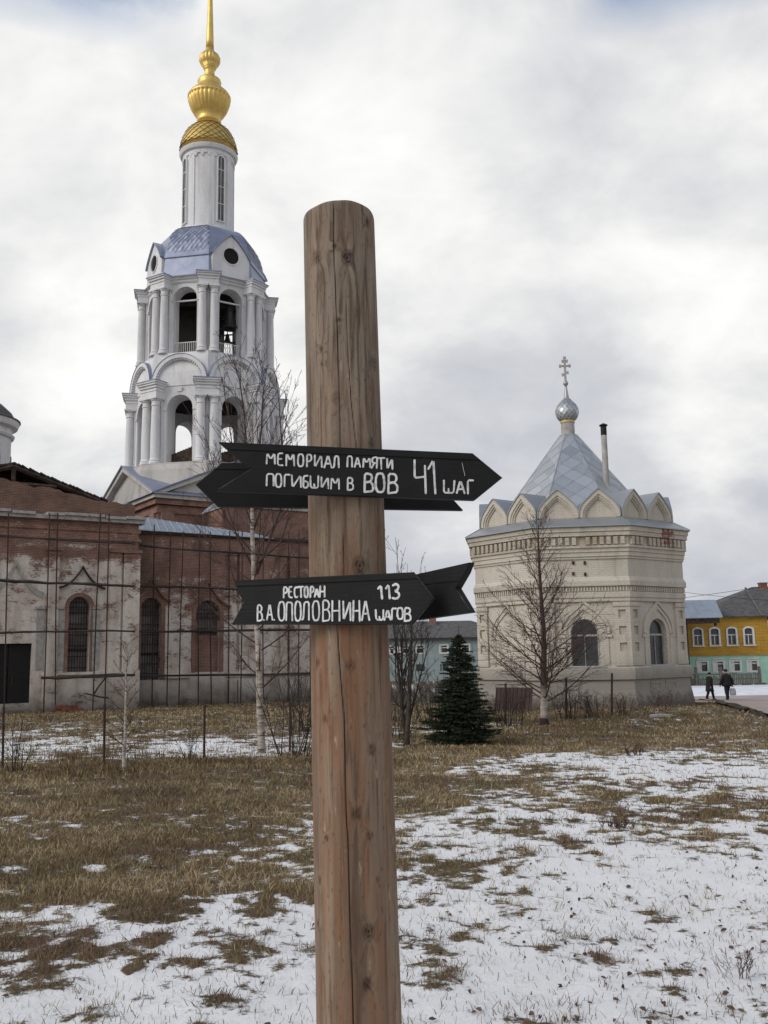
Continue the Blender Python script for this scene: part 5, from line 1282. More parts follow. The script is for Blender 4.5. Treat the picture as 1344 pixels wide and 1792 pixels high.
mb = MB(); mb.wall(-.02, x1h+.04, -.5, zbase-.06, [(hx(p), .85, hzz(1174), hzz(1158), 0) for p, q in lows], -.08, .3, back=False); mb.box(-.02, .3, .303, 9, -.5, zbase-.06); mb.box(x1h-.3, x1h+.04, .303, 9, -.5, zbase-.06)
mb.build('lower_wall', MAT['green_base'], yh)
mb = MB(); mb.box(-.06, x1h+.08, -.2, .0, zbase-.055, zbase+.05); mb.build('ledge_board', MAT['yellow_boards'], yh)
mb = MB(); mb.box(.3, x1h-.3, .4, 8.8, 0, ztopw-.05); mb.build('dark_inside', MAT['dark'], yh)
for p in wpx:
    M = Matrix.Translation((hx(p), 0, 0)); z0, z1 = hzz(1127), hzz(1103)
    mb = MB(); mb.box(-.36, .36, .12, .16, z0, z1+.16)
    w_ = mb.build('window', MAT['glass'], yh); w_.matrix_local = M
    mb = MB(); arcp = lambda r, h: [(r, z0-.1)]+[(r*math.cos(math.pi*i/10), z1+h*math.sin(math.pi*i/10)) for i in range(11)]+[(-r, z0-.1)]
    mb.ring(arcp(.50, .32), arcp(.345, .16), -.09, .1); mb.box(-.56, .56, -.16, .1, z0-.2, z0-.102); mb.box(-.34, .34, .06, .118, z1-.45, z1-.37); mb.box(-.035, .035, .06, .118, z0, z1-.46)
    mb.box(-.33, -.12, .17, .19, z0, z1-.5)
    mb.build('frame', MAT['white_paint'], w_)
for p, q in lows:
    M = Matrix.Translation((hx(p), -.08, 0)); z0, z1 = hzz(1174), hzz(1158)
    mb = MB(); mb.box(-.42, .42, .14, .18, z0, z1); w_ = mb.build('window', MAT['glass'], yh); w_.matrix_local = M
    mb = MB(); mb.ring([(-.56, z0-.14), (.56, z0-.14), (.56, z1+.15), (-.56, z1+.15)], [(-.40, z0), (.40, z0), (.40, z1), (-.40, z1)], -.05, .12, closed=True); mb.box(-.4, -.05, .06, .137, z0, z1); mb.box(-.05, .4, .06, .137, z1-.22, z1-.12); mb.box(-.5, .5, -.14, -.052, z1+.2, z1+.3); mb.build('frame', MAT['white_paint'], w_)
# hipped dark roof with chimney
zr_ = hzz(1027, 1325, -5); e = .5
mb = MB(); X0, X1, Y0, Y1 = 1.2-e, x1h+e+5.5, -e, 10
rx = at(1316, 1030, HD+5).x-x0h
def slab(P, t=.12):
    P = [Vector(p) for p in P]; n = (P[1]-P[0]).cross(P[2]-P[0]).normalized()*t; k = len(P)
    mb.add([tuple(p) for p in P]+[tuple(p-n) for p in P], [list(range(k)), list(range(2*k-1, k-1, -1))]+[(i, k+i, k+(i+1)%k, (i+1)%k) for i in range(k)])
slab([(X0, Y0, ztopw), (X1, Y0, ztopw), (X1, 5, zr_), (rx, 5, zr_)]); slab([(X0, Y1, ztopw), (X0, Y0, ztopw), (rx, 5, zr_)]); slab([(X1, Y1, ztopw), (X0, Y1, ztopw), (rx, 5, zr_), (X1, 5, zr_)])
rf_ = mb.build('roof', MAT['roofing'], yh)
mb = MB(); slab([(hx(1331), Y0-.02, ztopw+.06), (hx(1335), Y0-.02, ztopw+.06), (hx(1325)+1.2, 4.7, zr_-.05), (hx(1321)+1.2, 4.7, zr_-.05)], .05); mb.build('roof_ladder', MAT['fence_wood'], rf_)
mb = MB(); q = at(1334, 1026, HD+5).x-x0h; mb.box(q-.32, q+.32, 4.6, 5.2, zr_-.6, zr_+.26); mb.box(q-.37, q+.37, 4.55, 5.25, zr_+.263, zr_+.38, 1); mb.build('chimney', [MAT['redbrick'], MAT['roofing']], rf_)
mb = MB(); mb.tube([(x1h+.1, -.15, .2), (x1h+.1, -.15, ztopw+.1)], .06, 6); mb.build('drainpipe', MAT['rust'], yh)
mb = MB(); mb.wall(x1h+.2, x1h+6, -.5, ztopw, [(x1h+2.2, .8, hzz(1127), hzz(1103), 0), (x1h+4.2, .8, hzz(1127), hzz(1103), 0)], .1, .4, back=False); mb.build('side_wing', MAT['roofing'], yh)
# timber porch with sheet roof on its left
x0p, gp_ = house_frame(1196, 80.); po = empty('timber_annex', (x0p, 80., gp_), 0, 'dark timber annex with pale grey sheet metal roof between chapel and ochre house', 'shed')
pz = lambda y, d=0: at(1225, y, 80-d).z-gp_; pxx = lambda px: at(px, 1100, 80).x-x0p
mb = MB(); mb.box(-4.5, .30, 0, 3.5, -.4, pz(1087)); mb.box(pxx(1201), pxx(1258), -.3, .4, pz(1091), pz(1082))
for i in range(18): mb.box(-4.5+i*.27, -4.28+i*.27, -.03, -.002, -.4, pz(1087))
for px in (1203, 1254): mb.box(pxx(px)-.08, pxx(px)+.08, .15, .32, pz(1096) if px > 1210 else 0, pz(1091)-.004)
mb.build('wall', MAT['old_wood'], po)
mb = MB(); slab([(-4.8, -.7, pz(1081, .7)), (pxx(1261), -.7, pz(1080, .7)), (at(1251, 1050, 83.6).x-x0p, 3.6, pz(1050, -3.6)), (-4.8, 3.6, pz(1050, -3.6))], .08)
for i in range(14):
    t = i/13; mb.tube([(-4.8+t*(pxx(1261)+4.8), -.7, pz(1080.5, .7)+.02), (-4.8+t*(at(1251, 1050, 83.6).x-x0p+4.8), 3.6, pz(1050, -3.6)+.02)], .02, 4)
mb.build('roof', MAT['roof_metal'], po)
# low grey fence in front of the house
fd = 80.5; p = at(1262, 1195, fd); g_ = gzf(p.x, fd); fo = empty('picket_fence', (p.x, fd, g_), 0, 'low weathered plank fence in front of the mint green ground floor', 'fence')
fx = lambda px: at(px, 1190, fd).x-p.x; rr = random.Random(4)
for a_, b_ in ((1200, 1262), (1264, 1332)):
    mb = MB(); x = fx(a_)
    while x < fx(b_): w = rr.uniform(.08, .13); h = rr.uniform(.62, .78) if b_ > 1300 else rr.uniform(.2, .7); mb.box(x, x+w, 0, .03, -.2, h+.25); x += w+rr.uniform(.03, .06)
    mb.box(fx(a_), fx(b_), .032, .09, .45, .53); mb.box(fx(a_), fx(b_), .032, .09, .85, .93); mb.build('pickets', MAT['fence_wood'], fo)
for px in (1219, 1262, 1330): mb = MB(); mb.box(fx(px)-.1, fx(px)+.1, -.08, .12, -.2, 1.5); mb.build('fence_post', MAT['fence_wood'], fo)
# pale blue house behind the spruce
BD = 105.; x0b, gb = house_frame(678, BD); bo = empty('blue_house', (x0b, BD, gb), R_(0), 'long pale blue two storey house with dark hipped roof behind the spruce', 'house')
bx = lambda px: at(px, 1140, BD).x-x0b; bz = lambda y, d=0: at(760, y, BD-d).z-gb
zt = bz(1116); x1b = bx(905); W2 = [689, 697, 707, 735, 777, 815, 850, 880]
mb = MB(); mb.wall(-4, x1b, -.6, zt, [(bx(p_), .75, bz(1142), bz(1130), 0) for p_ in W2], 0, .3, back=False); mb.box(-4, -3.7, .302, 9, -.6, zt); mb.box(x1b-.3, x1b, .302, 9, -.6, zt)
for p_ in (735, 777, 815, 850): mb.box(bx(p_)-.45, bx(p_)+.45, -.03, -.002, bz(1174), bz(1162), 1)
for i in range(12): q = -4+i*(x1b+4)/11; mb.box(q-.05, q+.05, -.04, -.003, -.6, zt-.01)
mb.build('wall', [MAT['blue_wall'], MAT['glass']], bo)
for p_ in W2:
    M = Matrix.Translation((bx(p_), 0, 0)); z0, z1 = bz(1142), bz(1130); mb = MB(); mb.box(-.37, .37, .1, .14, z0, z1); w_ = mb.build('window', MAT['glass'], bo); w_.matrix_local = M
    mb = MB(); mb.ring([(-.52, z0-.15), (.52, z0-.15), (.52, z1+.15), (-.52, z1+.15)], [(-.36, z0), (.36, z0), (.36, z1), (-.36, z1)], -.06, .09, closed=True); mb.box(-.36, .36, .05, .09, (z0+z1)/2+.1, (z0+z1)/2+.2); mb.build('frame', MAT['white_paint'], w_)
zr2 = bz(1087, -4.5); mb = MB(); l, r_ = -4.5, x1b+.5
slab([(l, -.6, zt), (r_, -.6, zt), (bx(832), 4.5, zr2), (l+5, 4.5, zr2)]); slab([(r_, -.6, zt), (r_, 9.6, zt), (bx(832), 4.5, zr2)]); slab([(l, 9.6, zt), (l, -.6, zt), (l+5, 4.5, zr2)]); slab([(r_, 9.6, zt), (l, 9.6, zt), (l+5, 4.5, zr2), (bx(832), 4.5, zr2)])
rf_ = mb.build('roof', MAT['roofing'], bo)
mb = MB(); q = bx(761); mb.box(q-.4, q+.4, 3.2, 4.0, zr2-1.3, zr2+.35); mb.build('chimney', MAT['brick'], rf_)
mb = MB(); slab([(bx(762), 2.6, zr2-1.15), (bx(768), 1.6, zr2-1.9), (bx(761), 2.6, zr2-1.1), (bx(756), 3.4, zr2-.6)], .05); mb.build('roof_patch', MAT['yellow_boards'], rf_)

# ---------------------------------------------------------------- road, snow bank, kerb
def strip(name, edge0, edge1, m_, lift, n=24, wob=.15, seed=1):
    rr = random.Random(seed); mb = MB(); vs = []; nn = 5
    for i in range(n+1):
        t = i/n
        a_ = Vector(edge0[0])+(Vector(edge0[1])-Vector(edge0[0]))*t; b_ = Vector(edge1[0])+(Vector(edge1[1])-Vector(edge1[0]))*t
        a_.y += rr.uniform(-wob, wob); b_.y += rr.uniform(-wob, wob)
        for j in range(nn+1):
            p = a_+(b_-a_)*(j/nn); l = lift if not callable(lift) else lift(j/nn); vs.append((p.x, p.y, gzf(p.x, p.y)+l))
    fs = [(i*(nn+1)+j, (i+1)*(nn+1)+j, (i+1)*(nn+1)+j+1, i*(nn+1)+j+1) for i in range(n) for j in range(nn)]
    mb.add(vs, fs); return mb.build(name, m_, smooth=True)
o = strip('road', ((8, 51, 0), (90, 43, 0)), ((8, 59.5, 0), (90, 58, 0)), MAT['road'], .10, 40, .25); tag(o, kind='structure')
mb = MB(); vs = []; nn = 8
for p in ROADP:
    for j in range(nn+1): q = p*(1+(59.7/p.y-1)*j/nn); vs.append((q.x, q.y, gzf(q.x, q.y)+.14))
mb.add(vs, [(i*(nn+1)+j, (i+1)*(nn+1)+j, (i+1)*(nn+1)+j+1, i*(nn+1)+j+1) for i in range(len(ROADP)-1) for j in range(nn)]); o = mb.build('road', MAT['road']); tag(o, kind='structure')
o = strip('snow_verge', ((8, 59.6, 0), (90, 58.1, 0)), ((8, 78, 0), (90, 78.5, 0)), MAT['snowbank'], lambda t: .06+.30*math.sin(math.pi*min(1, t*1.4)), 40, .5, 3); tag(o, kind='structure')
# dark crumbling edge of the road
mb = MB(); rr = random.Random(8); P = [p.copy() for p in ROADP[:7]]
pts = []
for p, q in zip(P, P[1:]):
    for i in range(6): pts.append(p+(q-p)*(i/6))
vs = []
for p in pts:
    p = p.copy(); g_ = gzf(p.x, p.y); h = .13+rr.uniform(-.04, .04)
    for dy, zz in ((-.35+rr.uniform(-.12, .1), -.05), (-.12, h*.8), (.0, h+.03), (.5, h+.02), (.9, .1)): vs.append((p.x+rr.uniform(-.05, .05), p.y+dy, g_+zz))
k = 5
mb.add(vs, [(i*k+j, (i+1)*k+j, (i+1)*k+j+1, i*k+j+1) for i in range(len(pts)-1) for j in range(k-1)]); o = mb.build('road_edge', MAT['earth']); tag(o, kind='structure')
# ---------------------------------------------------------------- people
def person(px, pyb, Y, H, label, kind, facing):
    p = at(px, pyb, Y); g_ = gzf(p.x, Y)+.142; o = empty('person', (p.x, Y, g_), facing, label, 'person')
    # skeleton in metres for 1.0 body height, y forward
    V = []; E = []; Rd = []
    def v(x, y, z, r, par=None):
        V.append((x*H, y*H, z*H)); Rd.append(r*H)
        if par is not None: E.append((par, len(V)-1))
        return len(V)-1
    st = .085 if kind == 1 else .045; ax_ = .15 if kind == 1 else .185
    pel = v(0, 0, .52, .078); wa = v(0, .005, .62, .07, pel); ch = v(0, .01, .74, .085, wa); nb = v(0, .015, .825, .045, ch); nk = v(0, .02, .86, .032, nb); hd = v(0, .03, .90, .05, nk); ht = v(0, .03, .955, .055, hd); v(0, .03, .99, .035, ht)
    v(0, .09, .925, .012, ht)
    hands = []
    for s_ in (-1, 1):
        hp = v(s_*.052, 0, .50, .062, pel); kn_ = v(s_*.052, s_*st*.6+.025, .28, .042, hp); an = v(s_*.05, s_*st*(1.35), .055+(.03 if s_ < 0 else 0), .028, kn_); v(s_*.055, s_*st*1.35+.085, .022+(.01 if s_ < 0 else 0), .024, an)
        sh = v(s_*.10, .01, .80, .045, ch); sw_ = -s_*.07
        el = v(s_*(ax_-.01), sw_*.4-.015, .635, .034, sh); wr = v(s_*ax_, sw_+.03, .50, .022, el); pm_ = v(s_*ax_, sw_*1.1+.04, .465, .024, wr)
        hands.append((s_*ax_*H, (sw_*1.1+.04)*H, .44*H))
        for q, (dy, L) in enumerate(((-.018, .04), (-.006, .047), (.006, .045), (.018, .036))): f1_ = v(s_*ax_, sw_*1.1+.04+dy, .44, .0055, pm_); v(s_*(ax_-.007), sw_*1.1+.04+dy, .44-L*.6, .0045, f1_)
        th_ = v(s_*(ax_-.01), sw_*1.1+.065, .455, .006, pm_); v(s_*(ax_-.014), sw_*1.1+.072, .435, .005, th_)
    me = bpy.data.meshes.new('body'); me.from_pydata(V, E, []); b = bpy.data.objects.new('body', me); COL.objects.link(b); b.parent = o
    sk = b.modifiers.new('skin', 'SKIN'); sk.use_smooth_shade = True; me.skin_vertices or None
    for i, r in enumerate(Rd): me.skin_vertices[0].data[i].radius = (r, r)
    me.skin_vertices[0].data[0].use_root = True
    b.modifiers.new('sub', 'SUBSURF').render_levels = 2
    me.materials.append(MAT['skin'])
    # clothes are lofted shells over the body
    def loft(name, rings, m_, n=18):
        mb = MB(); vs = []
        for (x, y, z, rx, ry) in rings:
            for k in range(n): a_ = 2*math.pi*k/n; f = 1+.03*math.sin(a_*5+z*30); vs.append((x*H+rx*H*math.cos(a_)*f, y*H+ry*H*math.sin(a_)*f, z*H))
        fs = [(j*n+k, j*n+(k+1)%n, (j+1)*n+(k+1)%n, (j+1)*n+k) for j in range(len(rings)-1) for k in range(n)]
        fs += [list(range(n-1, -1, -1)), list(range((len(rings)-1)*n, len(rings)*n))]
        mb.add(vs, fs); return mb.build(name, m_, o, smooth=True)
    zb = .30 if kind == 1 else .44
    loft('coat', [(0, 0, zb, .165, .155), (0, 0, zb+.08, .155, .14), (0, .005, .60, .145, .115), (0, .01, .72, .15, .115), (0, .01, .79, .145, .10), (0, .015, .83, .09, .07), (0, .018, .865, .05, .05)], MAT['coat'])
    for s_ in (-1, 1):
        sw_ = -s_*.07; mb = MB(); mb.tube([(s_*.10*H, .01*H, .815*H), (s_*.135*H, .0, .73*H), (s_*(ax_-.005)*H, (sw_*.4-.015)*H, .635*H), (s_*(ax_+.001)*H, sw_*.6*H, .55*H), (s_*(ax_+.001)*H, (sw_+.028)*H, .495*H)], [.055*H, .056*H, .05*H, .046*H, .042*H], 12); mb.build('sleeve', MAT['coat'], o, smooth=True)
        mb = MB(); mb.tube([(s_*.05*H, 0, .53*H), (s_*.052*H, s_*st*.3*H, .40*H), (s_*.052*H, (s_*st*.6+.022)*H, .28*H), (s_*.05*H, (s_*st*1.35)*H, .06*H)], [.072*H, .062*H, .05*H, .042*H], 12); mb.build('trouser_leg', MAT['coat'] if kind == 1 else MAT['jeans'], o, smooth=True)
        mb = MB(); y_ = s_*st*1.35*H; mb.M = Matrix.Translation((s_*.052*H, y_, .0)); zf = .03*H if s_ < 0 else 0
        mb.lathe([(.02*H, .005+zf), (.034*H, .012+zf), (.036*H, .04*H+zf), (.032*H, .085*H+zf)], 12); mb.M = mb.M @ Matrix.Scale(2.1, 4, (0, 1, 0)) @ Matrix.Translation((0, .018*H, 0)); mb.lathe([(.02*H, .004+zf), (.031*H, .012+zf), (.03*H, .03*H+zf), (.012*H, .048*H+zf)], 12); mb.build('boot', MAT['hair'], o, smooth=True)
    mb = MB(); n = 14
    mb.M = Matrix.Translation((0, .022*H, .945*H)); mb.lathe([(.058*H*math.cos(a_)*1.05, .062*H*math.sin(a_)) for a_ in [R_(-25+q*14) for q in range(9)]], 16); 
    mb.build('hat' if kind == 1 else 'hair', MAT['coat'] if kind == 1 else MAT['hair'], o, smooth=True)
    return o, hands
pa, ha = person(1243, 1222, 54, 1.52, 'person in a knee length dark coat and hat walking on the left of the two', 1, R_(-80))
pb_, hb_ = person(1274, 1226, 53, 1.68, 'person in dark jacket and blue trousers carrying a pale bag on the right', 2, R_(18))
Mw = Matrix.Translation(pb_.location) @ rotz(R_(18))
hd = Mw @ Vector(hb_[0]) ; hd2 = Mw @ Vector(hb_[1]); hh = hd if hd.x > hd2.x else hd2
bg_ = empty('shopping_bag', (hh.x, hh.y, hh.z-.50), R_(10), 'pale shopping bag hanging from the hand of the walking person', 'bag')
mb = MB(); vs = []; n = 12
for z_, sx, sy in ((.0, .15, .06), (.04, .17, .08), (.2, .175, .085), (.33, .16, .06), (.38, .12, .03)):
    for k in range(n): a_ = 2*math.pi*k/n; c, s_ = math.cos(a_), math.sin(a_); vs.append((sx*math.copysign(abs(c)**.6, c), sy*math.copysign(abs(s_)**.6, s_), z_))
mb.add(vs, [(j*n+k, j*n+(k+1)%n, (j+1)*n+(k+1)%n, (j+1)*n+k) for j in range(4) for k in range(n)]+[list(range(n-1, -1, -1)), list(range(4*n, 5*n))]); mb.build('bag_body', MAT['bagc'], bg_, smooth=True)
mb = MB(); mb.tube([(-.09, 0, .37), (-.05, 0, .47), (0, 0, .505), (.05, 0, .47), (.09, 0, .37)], .009, 5); mb.build('handle', MAT['bagc'], bg_)

# ---------------------------------------------------------------- trees
def grow(mb, p, d, L, r, lvl, rr, S):
    n = max(3, int(L/S['seg'][lvl])); pts = [p.copy()]; d = d.normalized()
    for i in range(n):
        d = (d + Vector((rr.gauss(0, 1), rr.gauss(0, 1), rr.gauss(0, 1)))*S['wob'][lvl] + Vector((0, 0, S['up'][lvl]))).normalized()
        p = p + d*(L/n); pts.append(p.copy())
    rad_ = [max(S['rmin'], r*(1-(1-S['tip'])*i/n)) for i in range(n+1)]
    mb.tube(pts, rad_, 7 if lvl == 0 else (5 if lvl == 1 else 3), cap=False)
    if lvl+1 >= len(S['n']): return
    nc = S['n'][lvl+1]; nc = max(1, int(nc*min(1.3, L/S['ref'][lvl])+rr.random()))
    for k in range(nc):
        t = S['t0'][lvl+1]+(1-S['t0'][lvl+1])*(k+rr.random())/nc; t = min(.98, t); i = int(t*n); f = t*n-i
        q = pts[i]+(pts[min(i+1, n)]-pts[i])*f; dd = (pts[min(i+1, n)]-pts[max(i-1, 0)]).normalized()
        side = dd.orthogonal().normalized(); side = Matrix.Rotation(rr.uniform(0, 6.283), 3, dd) @ side
        an = R_(S['ang'][lvl+1]+rr.gauss(0, 9)); nd_ = dd*math.cos(an)+side*math.sin(an)
        L2 = L*S['len'][lvl+1]*(1.15-.75*t)*rr.uniform(.7, 1.2) if lvl else S['ref'][1]*S['prof'](t)*rr.uniform(.75, 1.15)
        grow(mb, q, nd_, L2, max(S['rmin'], rad_[i]*S['rr'][lvl+1]), lvl+1, rr, S)
def tree(name, base, H, r0, seed, S, tm, bm, label, cat='tree', trunk_pts=None, group=None, sink=.15):
    o = empty(name, base, 0, label, cat, group); rr = random.Random(seed)
    n = 16; pts = trunk_pts or [Vector((rr.uniform(-.02, .02)*H*.3, rr.uniform(-.02, .02)*H*.3, -sink+(H+sink)*i/n)) for i in range(n+1)]
    n = len(pts)-1
    rad_ = [max(S['rmin'], r0*(1-i/n)**.8*(1.25 if i == 0 else 1)) for i in range(n+1)]
    mb = MB(); mb.tube(pts, rad_, 12); mb.build('trunk', tm, o, smooth=True)
    mb = MB(); N_ = S['n'][1]
    for k in range(N_):
        t = S['t0'][1]+(1-S['t0'][1])*(k+rr.random())/N_; t = min(t, .97); i = int(t*n); q = pts[i]+(pts[i+1]-pts[i])*(t*n-i)
        az = k*2.4+rr.uniform(-.5, .5); an = R_(S['angf'](t)+rr.gauss(0, 6)); d = Vector((math.cos(az)*math.sin(an), math.sin(az)*math.sin(an), math.cos(an)))
        grow(mb, q, d, S['ref'][1]*S['prof'](t)*rr.uniform(.75, 1.2), max(S['rmin'], rad_[i]*S['rr'][1]), 1, rr, S)
    mb.build('crown', bm, o, smooth=True); return o
def mpx(Y): return Y*1.0/FPX
# birch in front of the nave: forks into steep limbs
g1_ = gnd(458, 1318)
SB = dict(seg=[.4, .34, .24, .18], wob=[.03, .05, .08, .12], up=[.02, .085, .05, .03], rmin=.0042, tip=.22, n=[1, 32, 9, 4], ref=[5, 2.5, 1, .5], t0=[0, .20, .1, .1], ang=[0, 40, 32, 34], len=[1, 1, .42, .45], rr=[1, .30, .5, .6], prof=lambda t: (.75 if t < .4 else 1.05)*(1-.55*max(0, t-.5)/.5), angf=lambda t: 78-52*t)
def limb_pts(lst, Y): 
    return [at(a_, b_, Y) - Vector((g1_.x, g1_.y, gzf(g1_.x, g1_.y))) for a_, b_ in lst]
Yb = g1_.y
tp = limb_pts([(459, 1335), (457, 1290), (455, 1240), (454, 1190), (452, 1130), (448, 1080), (444, 1010), (442, 950), (441, 890), (441, 850), (444, 800), (440, 740), (432, 690), (424, 650)], Yb)
tree('birch_tree', (g1_.x, g1_.y, gzf(g1_.x, g1_.y)), 8.2, .088, 14, SB, MAT['birch'], MAT['twig'], 'tall bare birch with white trunk and steep twiggy limbs in front of the brick church', trunk_pts=tp)
ob = bpy.data.objects['birch_tree']
mb = MB(); rr = random.Random(77); SL = dict(SB); SL['n'] = [1, 13, 6, 4]; SL['ref'] = [4., 1.5, .7, .4]; SL['ang'] = [0, 30, 34, 36]
SL['prof'] = lambda t: 1.1-.5*t; SL['up'] = [.03, .09, .06, .03]
for lst, r0, dy in (([(449, 1005), (470, 950), (492, 890), (496, 820), (492, 760), (488, 700), (482, 655)], .032, .3), ([(447, 1000), (415, 940), (395, 880), (372, 810), (355, 745)], .024, -.2), ([(442, 870), (432, 800), (428, 730), (420, 670), (408, 630)], .03, .2), ([(442, 880), (452, 810), (458, 740), (460, 690), (468, 640)], .03, -.25), ([(446, 990), (490, 950), (508, 900), (520, 850), (524, 800)], .022, -.3),
        ([(443, 930), (462, 880), (478, 820), (497, 770), (505, 700)], .026, .35), ([(441, 900), (420, 850), (408, 790), (398, 720), (388, 660)], .024, .15)):
    P = [at(a_, b_, Yb+dy*i/3)-Vector((g1_.x, g1_.y, gzf(g1_.x, g1_.y))) for i, (a_, b_) in enumerate(lst)]
    n = len(P)-1; rad_ = [max(.006, r0*(1-.75*i/n)) for i in range(n+1)]; mb.tube(P, rad_, 6)
    for k in range(12):
        t = .18+.8*(k+rr.random())/12; i = min(n-1, int(t*n)); q = P[i]+(P[i+1]-P[i])*(t*n-i); dd = (P[i+1]-P[i]).normalized(); side = Matrix.Rotation(rr.uniform(0, 6.28), 3, dd) @ dd.orthogonal().normalized()
        an = R_(32+rr.gauss(0, 8)); grow(mb, q, dd*math.cos(an)+side*math.sin(an), (1.5-.8*t)*rr.uniform(.7, 1.2), max(.006, rad_[i]*.45), 1, rr, SL)
mb.build('limbs', MAT['twig'], ob, smooth=True)
# young birch by the chapel
g2 = gnd(952, 1268)
SC2 = dict(SB); SC2.update(n=[1, 70, 11, 5], ref=[5, 2.0, .8, .4], t0=[0, .16, .12, .1], rr=[1, .23, .55, .7], ang=[0, 40, 38, 34], prof=lambda t: (1.15*(1-t)**.75+.22), angf=lambda t: 76-44*t, up=[.02, .06, .045, .03], rmin=.0044, wob=[.02, .05, .08, .1])
H2 = at(930, 922, g2.y).z-gzf(g2.x, g2.y)
tp = [at(a_, b_, g2.y)-Vector((g2.x, g2.y, gzf(g2.x, g2.y))) for a_, b_ in ((953, 1278), (952, 1250), (952, 1220), (951, 1180), (952, 1140), (951, 1100), (948, 1060), (945, 1015), (943, 975), (942, 940), (942, 915))]
tree('birch_tree', (g2.x, g2.y, gzf(g2.x, g2.y)), H2, .125, 5, SC2, MAT['birch_young'], MAT['twig'], 'young leafless birch with rising brown branches right before the octagonal chapel', trunk_pts=tp)
# thin birch sapling at the left
g3 = gnd(217, 1352); SS = dict(SB); SS.update(n=[1, 26, 5, 1], ref=[2, .62, .3, .2], t0=[0, .18, .15, .2], prof=lambda t: 1-.6*t, angf=lambda t: 62-20*t, rmin=.0034, seg=[.2, .15, .1, .1], up=[.02, .04, .03, .02])
tree('birch_sapling', (g3.x, g3.y, gzf(g3.x, g3.y)), at(212, 1122, g3.y).z-gzf(g3.x, g3.y), .042, 3, SS, MAT['birch'], MAT['twig_grey'], 'thin birch sapling with pale stem in front of the wire fence at left')
# two stemmed bare tree beside the spruce
g4 = gnd(712, 1305); SD = dict(SB); SD.update(n=[1, 22, 7, 3], ref=[4, 1.5, .6, .4], t0=[0, .3, .2, .1], prof=lambda t: 1-.35*t, angf=lambda t: 38-14*t, rmin=.0045, up=[.02, .05, .04, .02])
z4 = Vector((g4.x, g4.y, gzf(g4.x, g4.y)))
tp = [at(a_, b_, g4.y)-z4 for a_, b_ in ((712, 1315), (712, 1290), (715, 1250), (717, 1200), (719, 1150), (720, 1110), (721, 1080), (722, 1050))]
tree('bare_tree', z4, 4, .075, 8, SD, MAT['bare_bark'], MAT['twig_grey'], 'dark leafless tree with forked thin stems between the post and the spruce', trunk_pts=tp)
o4 = bpy.data.objects['bare_tree']; mb = MB(); rr = random.Random(6)
for lst, r0 in (([(711, 1295), (704, 1240), (698, 1180), (692, 1120), (688, 1060)], .055), ([(714, 1270), (728, 1215), (742, 1160), (752, 1120)], .03), ([(704, 1240), (703, 1180), (704, 1120), (706, 1070)], .035), ([(712, 1290), (706, 1262), (699, 1215), (690, 1170)], .028), ([(704, 1240), (712, 1150), (706, 1080), (698, 1010), (692, 940)], .02)):
    P = [at(a_, b_, g4.y+.1*i)-z4 for i, (a_, b_) in enumerate(lst)]; n = len(P)-1; rad_ = [max(.005, r0*(1-.75*i/n)) for i in range(n+1)]; mb.tube(P, rad_, 6)
    for k in range(11):
        t = .15+.8*(k+rr.random())/11; i = min(n-1, int(t*n)); q = P[i]+(P[i+1]-P[i])*(t*n-i); dd = (P[i+1]-P[i]).normalized(); side = Matrix.Rotation(rr.uniform(0, 6.28), 3, dd) @ dd.orthogonal().normalized(); an = R_(34+rr.gauss(0, 8)); grow(mb, q, dd*math.cos(an)+side*math.sin(an), 1.0*rr.uniform(.6, 1.2), max(.005, rad_[i]*.45), 1, rr, SL)
mb.build('limbs', MAT['twig_grey'], o4, smooth=True)
# spruce
g5 = gnd(808, 1303); z5 = Vector((g5.x, g5.y, gzf(g5.x, g5.y))); H5 = at(800, 1112, g5.y).z-z5.z
so_ = empty('spruce_tree', z5, 0, 'dense dark green young spruce with broad skirt beside the chapel', 'tree'); rr = random.Random(31)
mb = MB(); mb.tube([(0, 0, -.1), (.02, 0, H5*.5), (0, 0, H5*1.02), (.0, 0, H5*1.09)], [.055, .035, .009, .004], 8); mb.build('trunk', MAT['bare_bark'], so_)
mb = MB(); W5 = 66*g5.y/FPX
def needles(a_, b_, wd):
    L = (b_-a_).length; n = max(3, int(L/.022)); d = (b_-a_).normalized()
    for i in range(n):
        p = a_+(b_-a_)*((i+rr.random())/n)
        for _ in range(2):
            s_ = Vector((rr.gauss(0, 1), rr.gauss(0, 1), rr.gauss(0, .8))); s_ = (s_-d*s_.dot(d)).normalized(); q = p+(d*.7+s_*.75)*wd*rr.uniform(.6, 1.2); sd = d.cross(s_)*.010
            mb.add([p-sd, p+sd, q], [(0, 1, 2)], tint=min(1, max(0, rr.gauss(.4, .3))))
nw = 42
